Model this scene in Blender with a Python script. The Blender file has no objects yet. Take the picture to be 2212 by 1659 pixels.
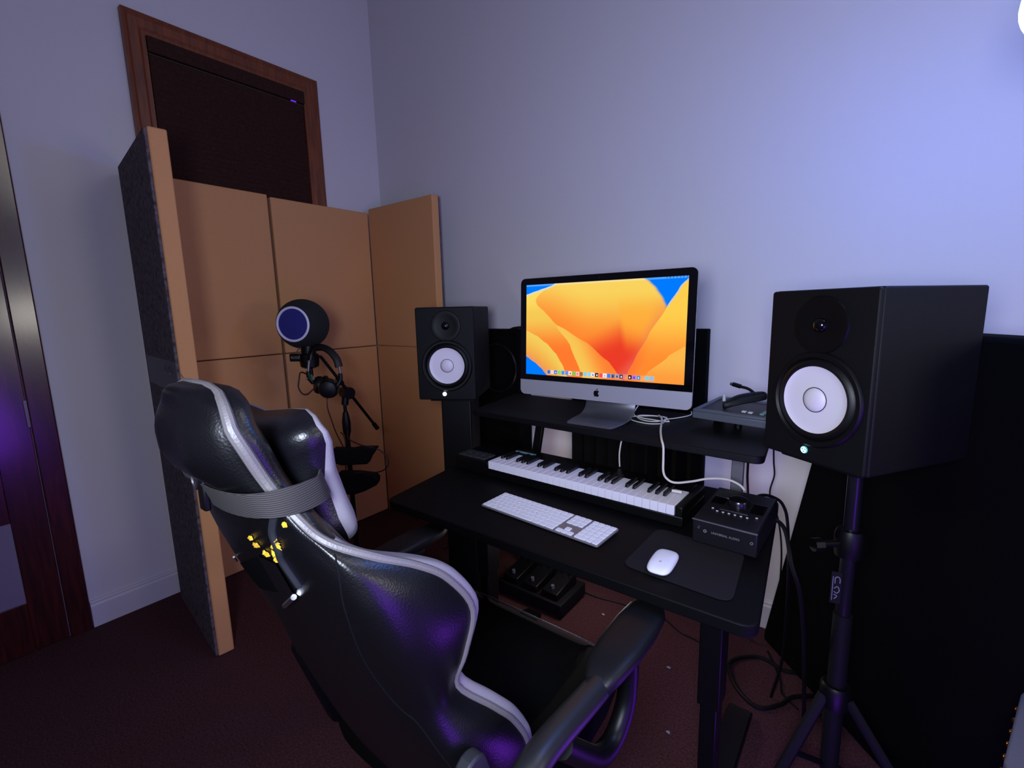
import bpy, bmesh, math, random
from mathutils import Vector, Matrix, noise
from mathutils.bvhtree import BVHTree
random.seed(7)
sc = bpy.context.scene
COL = sc.collection
PI = math.pi

# ------------------------------------------------------------------ helpers
def lin(c):
    return tuple(((v/255)/12.92 if v/255 <= .04045 else ((v/255+.055)/1.055)**2.4) for v in c)

def mat(name, rgb, rough=.5, metal=0., spec=.5, bump=None, var=None, coat=0., emit=None):
    """rgb in sRGB 0-255. bump=(scale,strength,detail). var=(scale,amount)."""
    m = bpy.data.materials.new(name); m.use_nodes = True
    nt = m.node_tree; b = nt.nodes['Principled BSDF']
    c = lin(rgb)
    b.inputs['Base Color'].default_value = (*c, 1)
    b.inputs['Roughness'].default_value = rough
    b.inputs['Metallic'].default_value = metal
    b.inputs['Specular IOR Level'].default_value = spec
    b.inputs['Coat Weight'].default_value = coat
    tc = nt.nodes.new('ShaderNodeTexCoord')
    if var:
        n = nt.nodes.new('ShaderNodeTexNoise'); n.inputs['Scale'].default_value = var[0]; n.inputs['Detail'].default_value = 6
        nt.links.new(tc.outputs['Object'], n.inputs['Vector'])
        r = nt.nodes.new('ShaderNodeValToRGB')
        a = var[1]
        r.color_ramp.elements[0].position = .3; r.color_ramp.elements[1].position = .7
        r.color_ramp.elements[0].color = (*[v*(1-a) for v in c], 1)
        r.color_ramp.elements[1].color = (*[min(1, v*(1+a)) for v in c], 1)
        nt.links.new(n.outputs['Fac'], r.inputs['Fac']); nt.links.new(r.outputs['Color'], b.inputs['Base Color'])
    if bump:
        n = nt.nodes.new('ShaderNodeTexNoise'); n.inputs['Scale'].default_value = bump[0]
        n.inputs['Detail'].default_value = bump[2] if len(bump) > 2 else 3
        nt.links.new(tc.outputs['Object'], n.inputs['Vector'])
        bp = nt.nodes.new('ShaderNodeBump'); bp.inputs['Strength'].default_value = bump[1]; bp.inputs['Distance'].default_value = .002
        nt.links.new(n.outputs['Fac'], bp.inputs['Height']); nt.links.new(bp.outputs['Normal'], b.inputs['Normal'])
    if emit:
        b.inputs['Emission Color'].default_value = (*emit[0], 1); b.inputs['Emission Strength'].default_value = emit[1]
    return m

def wood(name, c1, c2, rough, scale=(6, 6, .6)):
    m = mat(name, c1, rough, coat=.15)
    nt = m.node_tree; b = nt.nodes['Principled BSDF']
    tc = nt.nodes.new('ShaderNodeTexCoord'); mp = nt.nodes.new('ShaderNodeMapping'); mp.inputs['Scale'].default_value = scale
    n = nt.nodes.new('ShaderNodeTexNoise'); n.inputs['Scale'].default_value = 9; n.inputs['Detail'].default_value = 8; n.inputs['Distortion'].default_value = .8
    r = nt.nodes.new('ShaderNodeValToRGB'); r.color_ramp.elements[0].position = .35; r.color_ramp.elements[1].position = .68
    r.color_ramp.elements[0].color = (*lin(c1), 1); r.color_ramp.elements[1].color = (*lin(c2), 1)
    nt.links.new(tc.outputs['Object'], mp.inputs['Vector']); nt.links.new(mp.outputs['Vector'], n.inputs['Vector'])
    nt.links.new(n.outputs['Fac'], r.inputs['Fac']); nt.links.new(r.outputs['Color'], b.inputs['Base Color'])
    return m

def leather(name, rgb, rough=.38):
    m = mat(name, rgb, rough, spec=.55)
    nt = m.node_tree; b = nt.nodes['Principled BSDF']
    tc = nt.nodes.new('ShaderNodeTexCoord')
    v = nt.nodes.new('ShaderNodeTexVoronoi'); v.inputs['Scale'].default_value = 330
    n = nt.nodes.new('ShaderNodeTexNoise'); n.inputs['Scale'].default_value = 30; n.inputs['Detail'].default_value = 2
    add = nt.nodes.new('ShaderNodeMath'); add.operation = 'MULTIPLY_ADD'; add.inputs[1].default_value = .15
    nt.links.new(tc.outputs['Object'], v.inputs['Vector']); nt.links.new(tc.outputs['Object'], n.inputs['Vector'])
    nt.links.new(n.outputs['Fac'], add.inputs[0]); nt.links.new(v.outputs['Distance'], add.inputs[2])
    bp = nt.nodes.new('ShaderNodeBump'); bp.inputs['Strength'].default_value = .28; bp.inputs['Distance'].default_value = .0008
    nt.links.new(add.outputs[0], bp.inputs['Height']); nt.links.new(bp.outputs['Normal'], b.inputs['Normal'])
    return m

W = {}          # world matrices by object name
def place(o, parent, M=None):
    COL.objects.link(o)
    if parent is not None:
        o.parent = parent
        W[o.name] = W[parent.name]
    else:
        W[o.name] = M or Matrix.Identity(4)
        o.matrix_world = W[o.name]
    return o

def thing(name, label, cat, loc=(0, 0, 0), rz=0., group=None):
    o = bpy.data.objects.new(name, None); o.empty_display_size = .05
    M = Matrix.Translation(loc) @ Matrix.Rotation(rz, 4, 'Z')
    place(o, None, M)
    o['label'] = label; o['category'] = cat
    if group: o['group'] = group
    return o

def obj(name, bm, m, parent=None, local=False, smooth=True, loc=None, label=None, bevel=0., bseg=2, subd=0, angle=35):
    """bm given in world coordinates unless local; a top-level mesh may get its origin at loc."""
    M = W[parent.name] if parent is not None else (Matrix.Translation(loc) if loc else Matrix.Identity(4))
    if not local: bm.transform(M.inverted())
    bmesh.ops.recalc_face_normals(bm, faces=bm.faces)
    me = bpy.data.meshes.new(name); bm.to_mesh(me); bm.free()
    for mm in (m if isinstance(m, (list, tuple)) else [m]): me.materials.append(mm)
    if smooth:
        me.polygons.foreach_set('use_smooth', [True]*len(me.polygons))
    o = bpy.data.objects.new(name, me)
    place(o, parent, M if parent is None else None)
    if bevel:
        md = o.modifiers.new('bevel', 'BEVEL'); md.width = bevel; md.segments = bseg; md.limit_method = 'ANGLE'; md.angle_limit = math.radians(40)
    if subd:
        md = o.modifiers.new('subd', 'SUBSURF'); md.levels = subd; md.render_levels = subd
    if smooth and not subd:
        try:
            me.set_sharp_from_angle(angle=math.radians(angle))
        except Exception: pass
    if label: o['label'] = label
    return o

def struct(name, bm, m, parent=None, **k):
    o = obj(name, bm, m, parent, **k)
    if parent is None: o['kind'] = 'structure'
    return o

def tag(o, label, cat, group=None, kind=None):
    o['label'] = label; o['category'] = cat
    if group: o['group'] = group
    if kind: o['kind'] = kind
    return o

def B(): return bmesh.new()

def box(bm, x0, x1, y0, y1, z0, z1, M=None):
    vs = [bm.verts.new(Vector(p)) for p in ((x0,y0,z0),(x1,y0,z0),(x1,y1,z0),(x0,y1,z0),(x0,y0,z1),(x1,y0,z1),(x1,y1,z1),(x0,y1,z1))]
    if M is not None:
        for v in vs: v.co = M @ v.co
    for f in ((0,3,2,1),(4,5,6,7),(0,1,5,4),(1,2,6,5),(2,3,7,6),(3,0,4,7)): bm.faces.new([vs[i] for i in f])
    return bm

def prism(bm, pts, vec):
    """closed polygon (3-D points) extruded by vec."""
    vec = Vector(vec)
    a = [bm.verts.new(Vector(p)) for p in pts]; b = [bm.verts.new(Vector(p)+vec) for p in pts]
    n = len(a)
    bm.faces.new(a); bm.faces.new(b[::-1])
    for i in range(n): bm.faces.new((a[i], b[i], b[(i+1) % n], a[(i+1) % n]))
    return bm

def rrect(cx, cy, w, h, r, n=6):
    """rounded rectangle outline, 2-D."""
    out = []
    for k, (sx, sy) in enumerate(((1, 1), (-1, 1), (-1, -1), (1, -1))):
        for i in range(n+1):
            a = k*PI/2 + i*PI/2/n
            out.append((cx+sx*(w/2-r)+r*math.cos(a), cy+sy*(h/2-r)+r*math.sin(a)))
    return out

def loft(bm, rings, close=True, cap=True):
    rv = [[bm.verts.new(Vector(p)) for p in r] for r in rings]
    n = len(rv[0])
    for a, b in zip(rv, rv[1:]):
        for i in range(n if close else n-1):
            bm.faces.new((a[i], a[(i+1) % n], b[(i+1) % n], b[i]))
    if cap:
        bm.faces.new(rv[0][::-1]); bm.faces.new(rv[-1])
    return bm

def catmull(pts, n=8, closed=False):
    pts = [Vector(p) for p in pts]
    if len(pts) < 3: return pts
    out = []
    m = len(pts)
    for i in range(m if closed else m-1):
        if closed: p0, p1, p2, p3 = (pts[(i+k-1) % m] for k in range(4))
        else:
            p1, p2 = pts[i], pts[i+1]
            p0 = pts[i-1] if i else p1*2-p2
            p3 = pts[i+2] if i+2 < m else p2*2-p1
        for k in range(n):
            t = k/n
            out.append(.5*((2*p1)+(p2-p0)*t+(2*p0-5*p1+4*p2-p3)*t*t+(3*p1-p0-3*p2+p3)*t**3))
    if not closed: out.append(pts[-1])
    return out

def tube(bm, pts, r, seg=8, closed=False, sx=1., up=None, cap=True):
    """round (or flattened by sx along side vector) tube along points; r number or list."""
    pts = [Vector(p) for p in pts]; n = len(pts)
    rr = r if isinstance(r, (list, tuple)) else [r]*n
    prev = None; rings = []
    for i, p in enumerate(pts):
        if closed: t = (pts[(i+1) % n]-pts[i-1])
        else: t = pts[min(i+1, n-1)]-pts[max(i-1, 0)]
        if t.length < 1e-9: t = Vector((0, 0, 1))
        t.normalize()
        if prev is None:
            u = Vector(up) if up else (Vector((0, 0, 1)) if abs(t.z) < .9 else Vector((1, 0, 0)))
        else: u = prev
        u = (u-t*u.dot(t))
        if u.length < 1e-6: u = t.orthogonal()
        u.normalize(); prev = u; s = t.cross(u)
        rings.append([p+(u*math.cos(a)+s*math.sin(a)*sx)*rr[i] for a in (2*PI*k/seg for k in range(seg))])
    if closed:
        rv = [[bm.verts.new(q) for q in ring] for ring in rings]
        for i in range(n):
            a, b = rv[i], rv[(i+1) % n]
            for k in range(seg): bm.faces.new((a[k], a[(k+1) % seg], b[(k+1) % seg], b[k]))
    else: loft(bm, rings, True, cap)
    return bm

def lathe(bm, prof, M=None, seg=32, close_ends=True):
    """prof: list of (r, h) revolved about local z, then M."""
    rings = []
    for r, h in prof:
        rings.append([Vector((max(r, 1e-5)*math.cos(2*PI*k/seg), max(r, 1e-5)*math.sin(2*PI*k/seg), h)) for k in range(seg)])
    if M is not None: rings = [[M @ p for p in r] for r in rings]
    loft(bm, rings, True, close_ends)
    return bm

def axis(p, d, up=None):
    """matrix: local z along d at p."""
    d = Vector(d).normalized()
    q = d.to_track_quat('Z', 'Y')
    return Matrix.Translation(p) @ q.to_matrix().to_4x4()

def sphere(bm, p, r, sub=3, scale=(1, 1, 1)):
    M = Matrix.Translation(p) @ Matrix.Diagonal((*[r*s for s in scale], 1))
    bmesh.ops.create_uvsphere(bm, u_segments=8*sub, v_segments=4*sub, radius=1, matrix=M)
    return bm

def text_bm(body, size, M, depth=.0004, align='CENTER'):
    cu = bpy.data.curves.new('lettering', 'FONT'); cu.body = body; cu.size = size; cu.extrude = depth
    cu.align_x = align; cu.align_y = 'CENTER'
    o = bpy.data.objects.new('lettering', cu); COL.objects.link(o)
    dg = bpy.context.evaluated_depsgraph_get()
    me = bpy.data.meshes.new_from_object(o.evaluated_get(dg))
    bm = B(); bm.from_mesh(me); bm.transform(M)
    bpy.data.objects.remove(o); bpy.data.meshes.remove(me); bpy.data.curves.remove(cu)
    return bm

def lerp_table(tab, z):
    """tab rows sorted by first column; catmull-like linear smooth."""
    for a, b in zip(tab, tab[1:]):
        if a[0] <= z <= b[0]:
            t = (z-a[0])/(b[0]-a[0]); 
            return [a[i]+(b[i]-a[i])*t for i in range(len(a))]
    return list(tab[0] if z < tab[0][0] else tab[-1])

# ------------------------------------------------------------------ materials
m_wall = mat('wall_paint', (196, 190, 196), .75, bump=(180, .12, 4))
m_ceil = mat('ceiling_paint', (190, 186, 190), .85)
m_base = mat('baseboard_paint', (190, 184, 192), .5)
m_carpet = mat('carpet', (68, 41, 44), 1., spec=.1, bump=(420, 1., 6), var=(160, .45))
m_tan = mat('tan_fabric', (190, 136, 92), .85, spec=.2, bump=(700, .25, 3), var=(500, .08))
m_foam = mat('dark_mottled_felt', (84, 74, 80), .95, spec=.15, bump=(60, .9, 5), var=(55, .6))
m_seam = mat('seam_shadow_cloth', (92, 66, 44), .9)
m_metal = mat('bright_metal', (200, 200, 205), .25, 1.)
m_tape = mat('dark_tape', (52, 50, 62), .5)
m_wood = wood('mahogany_trim', (92, 42, 18), (122, 60, 24), .45)
m_door = wood('dark_door_wood', (46, 18, 17), (70, 26, 22), .24); m_door.node_tree.nodes['Principled BSDF'].inputs['Coat Weight'].default_value = .6; m_door.node_tree.nodes['Principled BSDF'].inputs['Coat Roughness'].default_value = .14
m_blind = wood('dark_blind_slat', (44, 26, 22), (56, 34, 28), .8, (1, 10, 10)); m_blind.node_tree.nodes['Principled BSDF'].inputs['Specular IOR Level'].default_value = .1; m_blind.node_tree.nodes['Principled BSDF'].inputs['Coat Weight'].default_value = 0
m_black = mat('black_laminate', (5, 5, 6), .6, spec=.12, bump=(500, .1, 2))
m_blackmat = mat('black_matte', (7, 7, 8), .7, spec=.2)
m_shelf = mat('black_shelf', (8, 8, 11), .55, spec=.2, bump=(400, .1, 2))
m_cab = mat('black_speaker_vinyl', (7, 7, 9), .6, spec=.2, bump=(350, .2, 2))
m_rubber = mat('black_rubber', (6, 6, 7), .45, spec=.3)
m_plast = mat('black_plastic', (6, 6, 7), .42, spec=.25)
m_gloss = mat('gloss_black', (6, 6, 8), .12)
m_cone = mat('white_cone', (214, 206, 214), .5)
m_conegap = mat('cone_gap', (50, 46, 56), .7)
m_alu = mat('aluminium', (112, 112, 120), .38, .6)
m_alu_d = mat('grey_alu', (162, 160, 164), .4, .25)
m_leg = mat('grey_leg', (84, 80, 88), .5, .2)
m_bezel = mat('black_glass', (5, 5, 7), .08)
m_white = mat('white_plastic', (226, 224, 230), .35)
m_key = mat('white_key', (226, 222, 230), .3)
m_bkey = mat('black_key', (14, 13, 16), .35)
m_pad = mat('mousepad_cloth', (24, 21, 25), .9, spec=.2, bump=(800, .3, 2))
m_padrub = mat('drum_pad', (26, 26, 30), .7)
m_padline = mat('pad_outline', (74, 72, 80), .6)
m_cable = mat('black_cable', (7, 6, 8), .5, spec=.25)
m_rcable = mat('dark_red_cable', (52, 18, 18), .5)
m_wcable = mat('white_cable', (214, 206, 196), .5)
m_leather = leather('black_leather', (7, 7, 10), .35)
m_leather2 = leather('blue_black_leather', (8, 8, 13), .35)
m_pipe = leather('silver_grey_vinyl', (100, 95, 96), .46)
m_fab = mat('light_grey_fabric', (136, 130, 138), .9, spec=.2, bump=(900, .3, 2))
m_strap = mat('grey_elastic', (60, 57, 56), .85, spec=.3)
nt = m_strap.node_tree
_w = nt.nodes.new('ShaderNodeTexWave'); _w.inputs['Scale'].default_value = 110; _w.bands_direction = 'Z'
_t = nt.nodes.new('ShaderNodeTexCoord'); _b = nt.nodes.new('ShaderNodeBump'); _b.inputs['Strength'].default_value = .8; _b.inputs['Distance'].default_value = .001
nt.links.new(_t.outputs['Object'], _w.inputs['Vector']); nt.links.new(_w.outputs['Fac'], _b.inputs['Height'])
nt.links.new(_b.outputs['Normal'], nt.nodes['Principled BSDF'].inputs['Normal'])
m_seat = mat('black_seat_cloth', (5, 5, 6), .9, spec=.08, bump=(300, .4, 2))
m_yellow = mat('yellow_foam', (222, 176, 40), .9, bump=(200, .6, 4), var=(60, .3))
m_slot = mat('black_slot', (4, 4, 5), .9, spec=.05)
m_blue = mat('dark_blue_mesh', (24, 24, 104), .85, bump=(900, .5, 2))
m_ring = mat('pale_ring', (196, 190, 214), .45)
m_open = mat('ball_foam', (8, 8, 10), .9, bump=(260, .5, 3))
m_green = mat('green_band', (20, 92, 66), .6)
m_grey = mat('device_grey', (92, 96, 104), .45, .2)
m_greyd = mat('device_dark', (36, 37, 42), .5)
m_knob = mat('pale_knob', (200, 198, 206), .4)
m_teal = mat('teal_key', (110, 150, 150), .5)
m_label = mat('pale_lettering', (112, 114, 112), .5)
m_case = mat('black_case_cloth', (4, 4, 5), .9, spec=.06, bump=(250, .4, 3))
m_uph = mat('grey_upholstery', (86, 82, 90), .9, bump=(500, .4, 3))
m_brass = mat('brass_stud', (220, 150, 90), .2, 1.)
m_plate = mat('tan_plate', (170, 132, 66), .5)
def emis(name, rgb, s):
    m = bpy.data.materials.new(name); m.use_nodes = True
    n = m.node_tree; n.nodes.clear()
    e = n.nodes.new('ShaderNodeEmission'); o = n.nodes.new('ShaderNodeOutputMaterial')
    e.inputs['Color'].default_value = (*rgb, 1); e.inputs['Strength'].default_value = s
    n.links.new(e.outputs[0], o.inputs['Surface']); return m
m_led = emis('white_led', (.75, .9, 1.), 4.)
m_ledg = emis('teal_led_rim', (.08, .5, .6), 1.)
m_globe = emis('lamp_globe', (.05, .22, 1.), 112.)
m_glint = emis('violet_glint', (.16, .02, .8), 1.2)  # emission imitates a violet reflection on the blind

# ------------------------------------------------------------------ setting
XR, YF, ZC = 4.6, -4.2, 3.55
struct('floor', box(B(), -.3, XR, YF, .3, -.1, 0), m_carpet, smooth=False)
struct('ceiling', box(B(), -.3, XR, YF, .3, ZC, ZC+.1), m_ceil, smooth=False)
struct('wall_left', box(B(), -.3, 0, YF, .3, 0, ZC), m_wall, smooth=False)
struct('wall_back', box(B(), 0, XR, 0, .3, 0, ZC), m_wall, smooth=False)
struct('wall_right', box(B(), XR, XR+.1, YF, .3, 0, ZC), m_wall, smooth=False)
struct('wall_front', box(B(), -.3, XR, YF-.1, YF, 0, ZC), m_wall, smooth=False)
def baseprof(h, t): return [(0, 0), (t, 0), (t, h-.022), (t-.005, h-.014), (t-.004, h-.006), (t-.009, h), (0, h)]
struct('baseboard_left', prism(B(), [(0+d, -1.712, z) for d, z in baseprof(.12, .016)], (0, 1.70, 0)), m_base, smooth=False)
struct('baseboard_back', prism(B(), [(.0, -d, z) for d, z in baseprof(.12, .016)], (XR, 0, 0)), m_base, smooth=False)

# window on the left wall : trim, blind, painted violet glint
win = thing('window_1', 'wood framed window with closed dark blind behind tan panels', 'window', (0, -.855, 1.0))
win['kind'] = 'structure'
def frame_prof(d0): return d0
y0, y1, zt, zb = -1.300, -.412, 2.658, .95
fw = .082
bm = B()
prof = [(0, 0), (.030, 0), (.034, .012), (.026, .022), (.026, .055), (.018, .066), (.018, fw), (0, fw)]     # (stand-off, distance inward)
def ring(d, s): return [(d, y0+s, zb+s), (d, y1-s, zb+s), (d, y1-s, zt-s), (d, y0+s, zt-s)]
rings = [ring(d, s) for d, s in prof]
rv = [[bm.verts.new(p) for p in r] for r in rings]
for a, b in zip(rv, rv[1:]+rv[:1]):
    for i in range(4): bm.faces.new((a[i], a[(i+1) % 4], b[(i+1) % 4], b[i]))
obj('window_frame', bm, m_wood, win, angle=25)
obj('blind_headrail', box(B(), .002, .030, y0+fw+.001, y1-fw-.001, 2.512, zt-fw), m_blind, win, bevel=.003)
bm = B()
z = 2.505; k = 0
while z > 1.05:
    M = Matrix.Translation((.010, 0, z-.012)) @ Matrix.Rotation(math.radians(24), 4, 'Y')
    box(bm, -.0015, .0015, y0+fw+.006, y1-fw-.006, -.0135, .0135, M)
    z -= .0235
obj('blind_slats', bm, m_blind, win, smooth=False)
obj('window_pane', box(B(), .0005, .003, y0+fw, y1-fw, zb+fw, 2.512), mat('dark_pane', (8, 7, 10), .1), win, smooth=False)
obj('headrail_glint', box(B(), .0255, .0275, -.575, -.545, 2.506, 2.512), m_glint, win, smooth=False)  # glowing strip stands in for violet light reflected below the headrail

# door on the left wall (dark glossy wood), mostly out of frame
door = thing('door_1', 'dark glossy wooden door and casing at left edge', 'door', (0, -2.2, 0)); door['kind'] = 'structure'
yc0, yc1 = -1.789, -1.716
bm = B(); prism(bm, [(0, yc1, 0), (.020, yc1, 0), (.023, yc1-.004, 0), (.023, yc0+.004, 0), (.018, yc0, 0), (0, yc0, 0)], (0, 0, 2.14))
obj('door_casing', bm, m_door, door, angle=25)
bm = B(); prism(bm, [(0, yc1, 2.14), (.022, yc1, 2.14), (.028, yc1, 2.152), (.02, yc1, 2.17), (.022, yc1, 2.21), (0, yc1, 2.215)], (0, -1.05, 0))
obj('door_casing', bm, m_door, door, angle=25)
dy0 = -2.70
obj('door_stile', box(B(), 0, .010, -1.895, yc0-.002, .004, 2.138), m_door, door, bevel=.002)
obj('door_stile', box(B(), 0, .010, dy0, dy0+.105, .004, 2.138), m_door, door, bevel=.002)
bm = B(); box(bm, 0, .010, dy0+.105, -1.895, .004, .215); box(bm, 0, .010, dy0+.105, -1.895, .56, .70); box(bm, 0, .010, dy0+.105, -1.895, 2.0, 2.138)
obj('door_rail', bm, m_door, door, bevel=.002)
obj('door_panel', box(B(), 0, .004, dy0+.105, -1.895, .215, .56), mat('pale_panel', (120, 108, 128), .55), door, smooth=False, label='pale lower panel')
obj('door_panel', box(B(), 0, .004, dy0+.105, -1.895, .70, 2.0), m_door, door, smooth=False)
obj('door_hinge', box(B(), .010, .016, yc0-.010, yc0+.004, .93, 1.04), mat('hinge_steel', (96, 88, 100), .4, 1.), door, bevel=.001)

# pendant globe lamp, upper right
LP = Vector((2.880, -.80, 1.836))
lamp = thing('globe_lamp', 'round glowing white lamp in the top right corner', 'lamp', LP)
bm = B(); sphere(bm, LP, .068, 4); obj('globe', bm, m_globe, lamp)
bm = B(); lathe(bm, [(.0, .0), (.035, 0), (.032, .05), (.012, .06), (.0, .06)], Matrix.Translation(LP+Vector((0, 0, .062))), 24); obj('lamp_cap', bm, m_plast, lamp)
bm = B(); tube(bm, [LP+Vector((0, 0, .12)), Vector((LP.x, LP.y, ZC))], .003, 6); obj('lamp_cord', bm, m_cable, lamp)

# wall outlet behind the desk
out = thing('power_outlet', 'tan power outlet plate low on the back wall behind desk', 'outlet', (1.13, -.006, .665))
bm = B(); prism(bm, [(x, 0, z) for x, z in rrect(1.128, .665, .042, .074, .005)], (0, -.006, 0)); obj('plate', bm, m_plate, out)
bm = B(); tube(bm, [(1.150, -.004, .672), (1.150, -.016, .672), (1.155, -.018, .664)], .003, 6); obj('plug_stub', bm, m_cable, out)

# ------------------------------------------------------------------ folding acoustic screen
scr = thing('folding_screen', 'tan fabric folding screen with dark felt back, standing in the corner', 'screen', (.08, -.77, 0))
T = .058
def panel(name, p0, p1, thick, z0, z1, back):
    """p0-p1: face line in plan; thick: vector to the back side. fabric front + felt back."""
    p0 = Vector((*p0, 0)); p1 = Vector((*p1, 0)); th = Vector((*thick, 0))
    a = [p0, p1, p1+th*.86, p0+th*.86]
    bm = B(); prism(bm, [v+Vector((0, 0, z0)) for v in a], (0, 0, z1-z0))
    f = obj(name, bm, m_tan, scr, bevel=.006, bseg=3)
    d = (p1-p0).normalized()*.004
    bm = B(); prism(bm, [v+Vector((0, 0, z0+.004)) for v in (p0+th*.861+d, p1+th*.861-d, p1+th-d, p0+th+d)], (0, 0, z1-z0-.008))
    obj('felt_back', bm, m_foam, f, bevel=.002)
    return f
ZS = 1.1365
# two wide faces along the left wall, each an upper and a lower section
xb = .077
for z0_, z1_, e in ((.004, ZS-.002, 0), (ZS+.002, 1.972, 0)):
    panel('back_panel', (xb, -1.332), (xb, -.783), (-T, 0), z0_, z1_+(.003 if z0_ > 1 else 0), True)
    panel('back_panel', (xb, -.768), (xb, -.161), (-T, 0), z0_, z1_-(.006 if z0_ > 1 else 0), True)
obj('hinge_cloth', box(B(), .028, .060, -.786, -.765, .006, 1.955), m_seam, scr, smooth=False)
# right wing in front of the back wall
for z0_, z1_ in ((.004, ZS), (ZS+.001, 1.990)):
    panel('right_wing', (.0775, -.160), (.660, -.160), (0, T), z0_, z1_, True)
# left wing, edge towards the viewer
lw = panel('left_wing', (.684, -1.402), (.084, -1.335), (-.0073, -.0656), .004, 1.985, True)
MLW = Matrix.Translation((.684, -1.4025, 0)) @ Matrix.Rotation(math.atan2(-.067, .6), 4, 'Z') @ Matrix.Translation((-.684, 1.4025, 0))
bm = B(); box(bm, .12, .684, -1.4695, -1.4685, 1.07, 1.19, MLW); obj('tape_band', bm, m_tape, lw, smooth=False)
for x in (.52, .60):
    bm = B(); tube(bm, [(x, -1.4705, 1.14), (x-.004, -1.474, 1.144), (x-.018, -1.474, 1.168), (x-.022, -1.4705, 1.172)], .0018, 6); bm.transform(MLW); obj('staple', bm, m_metal, lw)
bm = B(); tube(bm, [(.682, -1.463, 1.155), (.687, -1.4615, 1.15), (.687, -1.455, 1.137), (.682, -1.453, 1.132)], .0014, 6); obj('staple', bm, m_metal, lw)

# ------------------------------------------------------------------ desk, riser
desk = thing('desk', 'black standing desk with wide top under the computer', 'desk', (1.95, -.84, 0))
def rounded_poly(pts, r, n=6):
    out = []
    m = len(pts)
    for i in range(m):
        p, a, b = Vector(pts[i]), Vector(pts[i-1]), Vector(pts[(i+1) % m])
        u = (a-p).normalized(); v = (b-p).normalized()
        ang = u.angle(v); d = r/math.tan(ang/2)
        q0, q1 = p+u*d, p+v*d
        for k in range(n+1):
            t = k/n; out.append(q0*(1-t)**2+p*2*t*(1-t)+q1*t*t)
    return out
top = rounded_poly([(1.425, -1.158), (2.526, -1.150), (2.462, -.46), (1.325, -.46)], .035)
bm = B(); prism(bm, [(p.x, p.y, .712) for p in top], (0, 0, .028)); obj('desk_top', bm, m_black, desk, bevel=.003, bseg=2)
def desk_leg(x, y):
    bm = B(); box(bm, x-.026, x+.026, y-.036, y+.036, .36, .71); box(bm, x-.020, x+.020, y-.030, y+.030, .02, .36)
    return obj('leg', bm, m_plast, desk, bevel=.003)
desk_leg(2.40, -.93); desk_leg(1.55, -.80)
for x, ya, yb in ((2.40, -1.12, -.52), (1.55, -1.00, -.5)):
    bm = B(); prism(bm, [(x-.035, ya, .001), (x-.035, ya, .018), (x-.035, ya+.05, .034), (x-.035, yb-.05, .034), (x-.035, yb, .018), (x-.035, yb, .001)], (.07, 0, 0))
    obj('foot', bm, m_plast, desk, bevel=.003)
obj('crossbar', box(B(), 1.56, 2.39, -.83, -.79, .60, .66), m_plast, desk, bevel=.003)
bm = B(); box(bm, 1.50, 2.46, -.60, -.57, .665, .711); obj('rear_rail', bm, m_plast, desk, bevel=.003)

ris = thing('monitor_riser', 'black raised shelf on grey legs at rear of desk', 'shelf', (1.9, -.5, .74))
rt = rounded_poly([(1.37, -.672), (2.452, -.715), (2.415, -.30), (1.30, -.27)], .03)
bm = B(); prism(bm, [(p.x, p.y, .923) for p in rt], (0, 0, .022)); obj('shelf_board', bm, m_shelf, ris, bevel=.003)
def riser_leg(x0, x1, bx):
    bm = B(); prism(bm, [(x0, -.535, .7405), (x0+.035, -.535, .7405), (x1+.035, -.50, .922), (x1, -.50, .922)], (0, .018, 0))
    l = obj('riser_leg', bm, m_leg if bx else m_plast, ris, bevel=.002)
    bm = B(); box(bm, x1-.035 if bx else x1, x1+.02, -.522, -.47, .888, .9225); obj('bracket', bm, m_plast, l, bevel=.002)
riser_leg(2.334, 2.329, True)
riser_leg(1.568, 1.580, False)

# ------------------------------------------------------------------ all in one computer
o = Vector((1.8994, -.5844, 1.2688)); rot = .0268; tilt = .0454
mac = thing('desktop_computer', 'silver all-in-one computer showing orange wallpaper on black shelf', 'computer', (o.x, o.y+.06, .945), rot)
MD = Matrix.Translation(o) @ Matrix.Rotation(rot, 4, 'Z') @ Matrix.Rotation(-tilt, 4, 'X')
gw = .650; gt, gb, cb = .1923, -.1889, -.2466
def outline(w, zt_, zb_, r, n=6):
    return rrect(0, (zt_+zb_)/2, w, zt_-zb_, r, n)
bm = B()
ol = outline(gw, gt, cb, .020)
rings = []
for y, s in ((.0, 1.), (.005, 1.), (.012, .985), (.03, .88), (.045, .66), (.052, .40), (.055, .1)):
    rings.append([MD @ Vector((x*s, y, (z-(gt+cb)/2)*s+(gt+cb)/2)) for x, z in ol])
loft(bm, rings); obj('back_shell', bm, m_alu, mac)
# glass front with rounded top corners
gl = [(x, z) for x, z in outline(gw-.001, gt-.0005, gb-.03, .0195) if z > gb]
gl = [(-gw/2+.0005, gb)] + sorted([], key=lambda q: q) + gl if False else gl
bm = B(); pts = gl + [(-gw/2+.0005, gb), (gw/2-.0005, gb)]
pts.sort(key=lambda q: math.atan2(q[1], q[0]))
prism(bm, [MD @ Vector((x, 0, z)) for x, z in pts], MD.to_3x3() @ Vector((0, -.002, 0))); obj('screen_bezel', bm, m_bezel, mac, smooth=False)
pts = [(x, z) for x, z in outline(gw-.001, gb+.03, cb+.0005, .0195) if z < gb] + [(-gw/2+.0005, gb-.0004), (gw/2-.0005, gb-.0004)]
zc = (gb+cb)/2
pts.sort(key=lambda q: math.atan2((q[1]-zc)*8, q[0]))
bm = B(); prism(bm, [MD @ Vector((x, 0, z)) for x, z in pts], MD.to_3x3() @ Vector((0, -.0016, 0))); obj('chin', bm, m_alu_d, mac, smooth=False)
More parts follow.
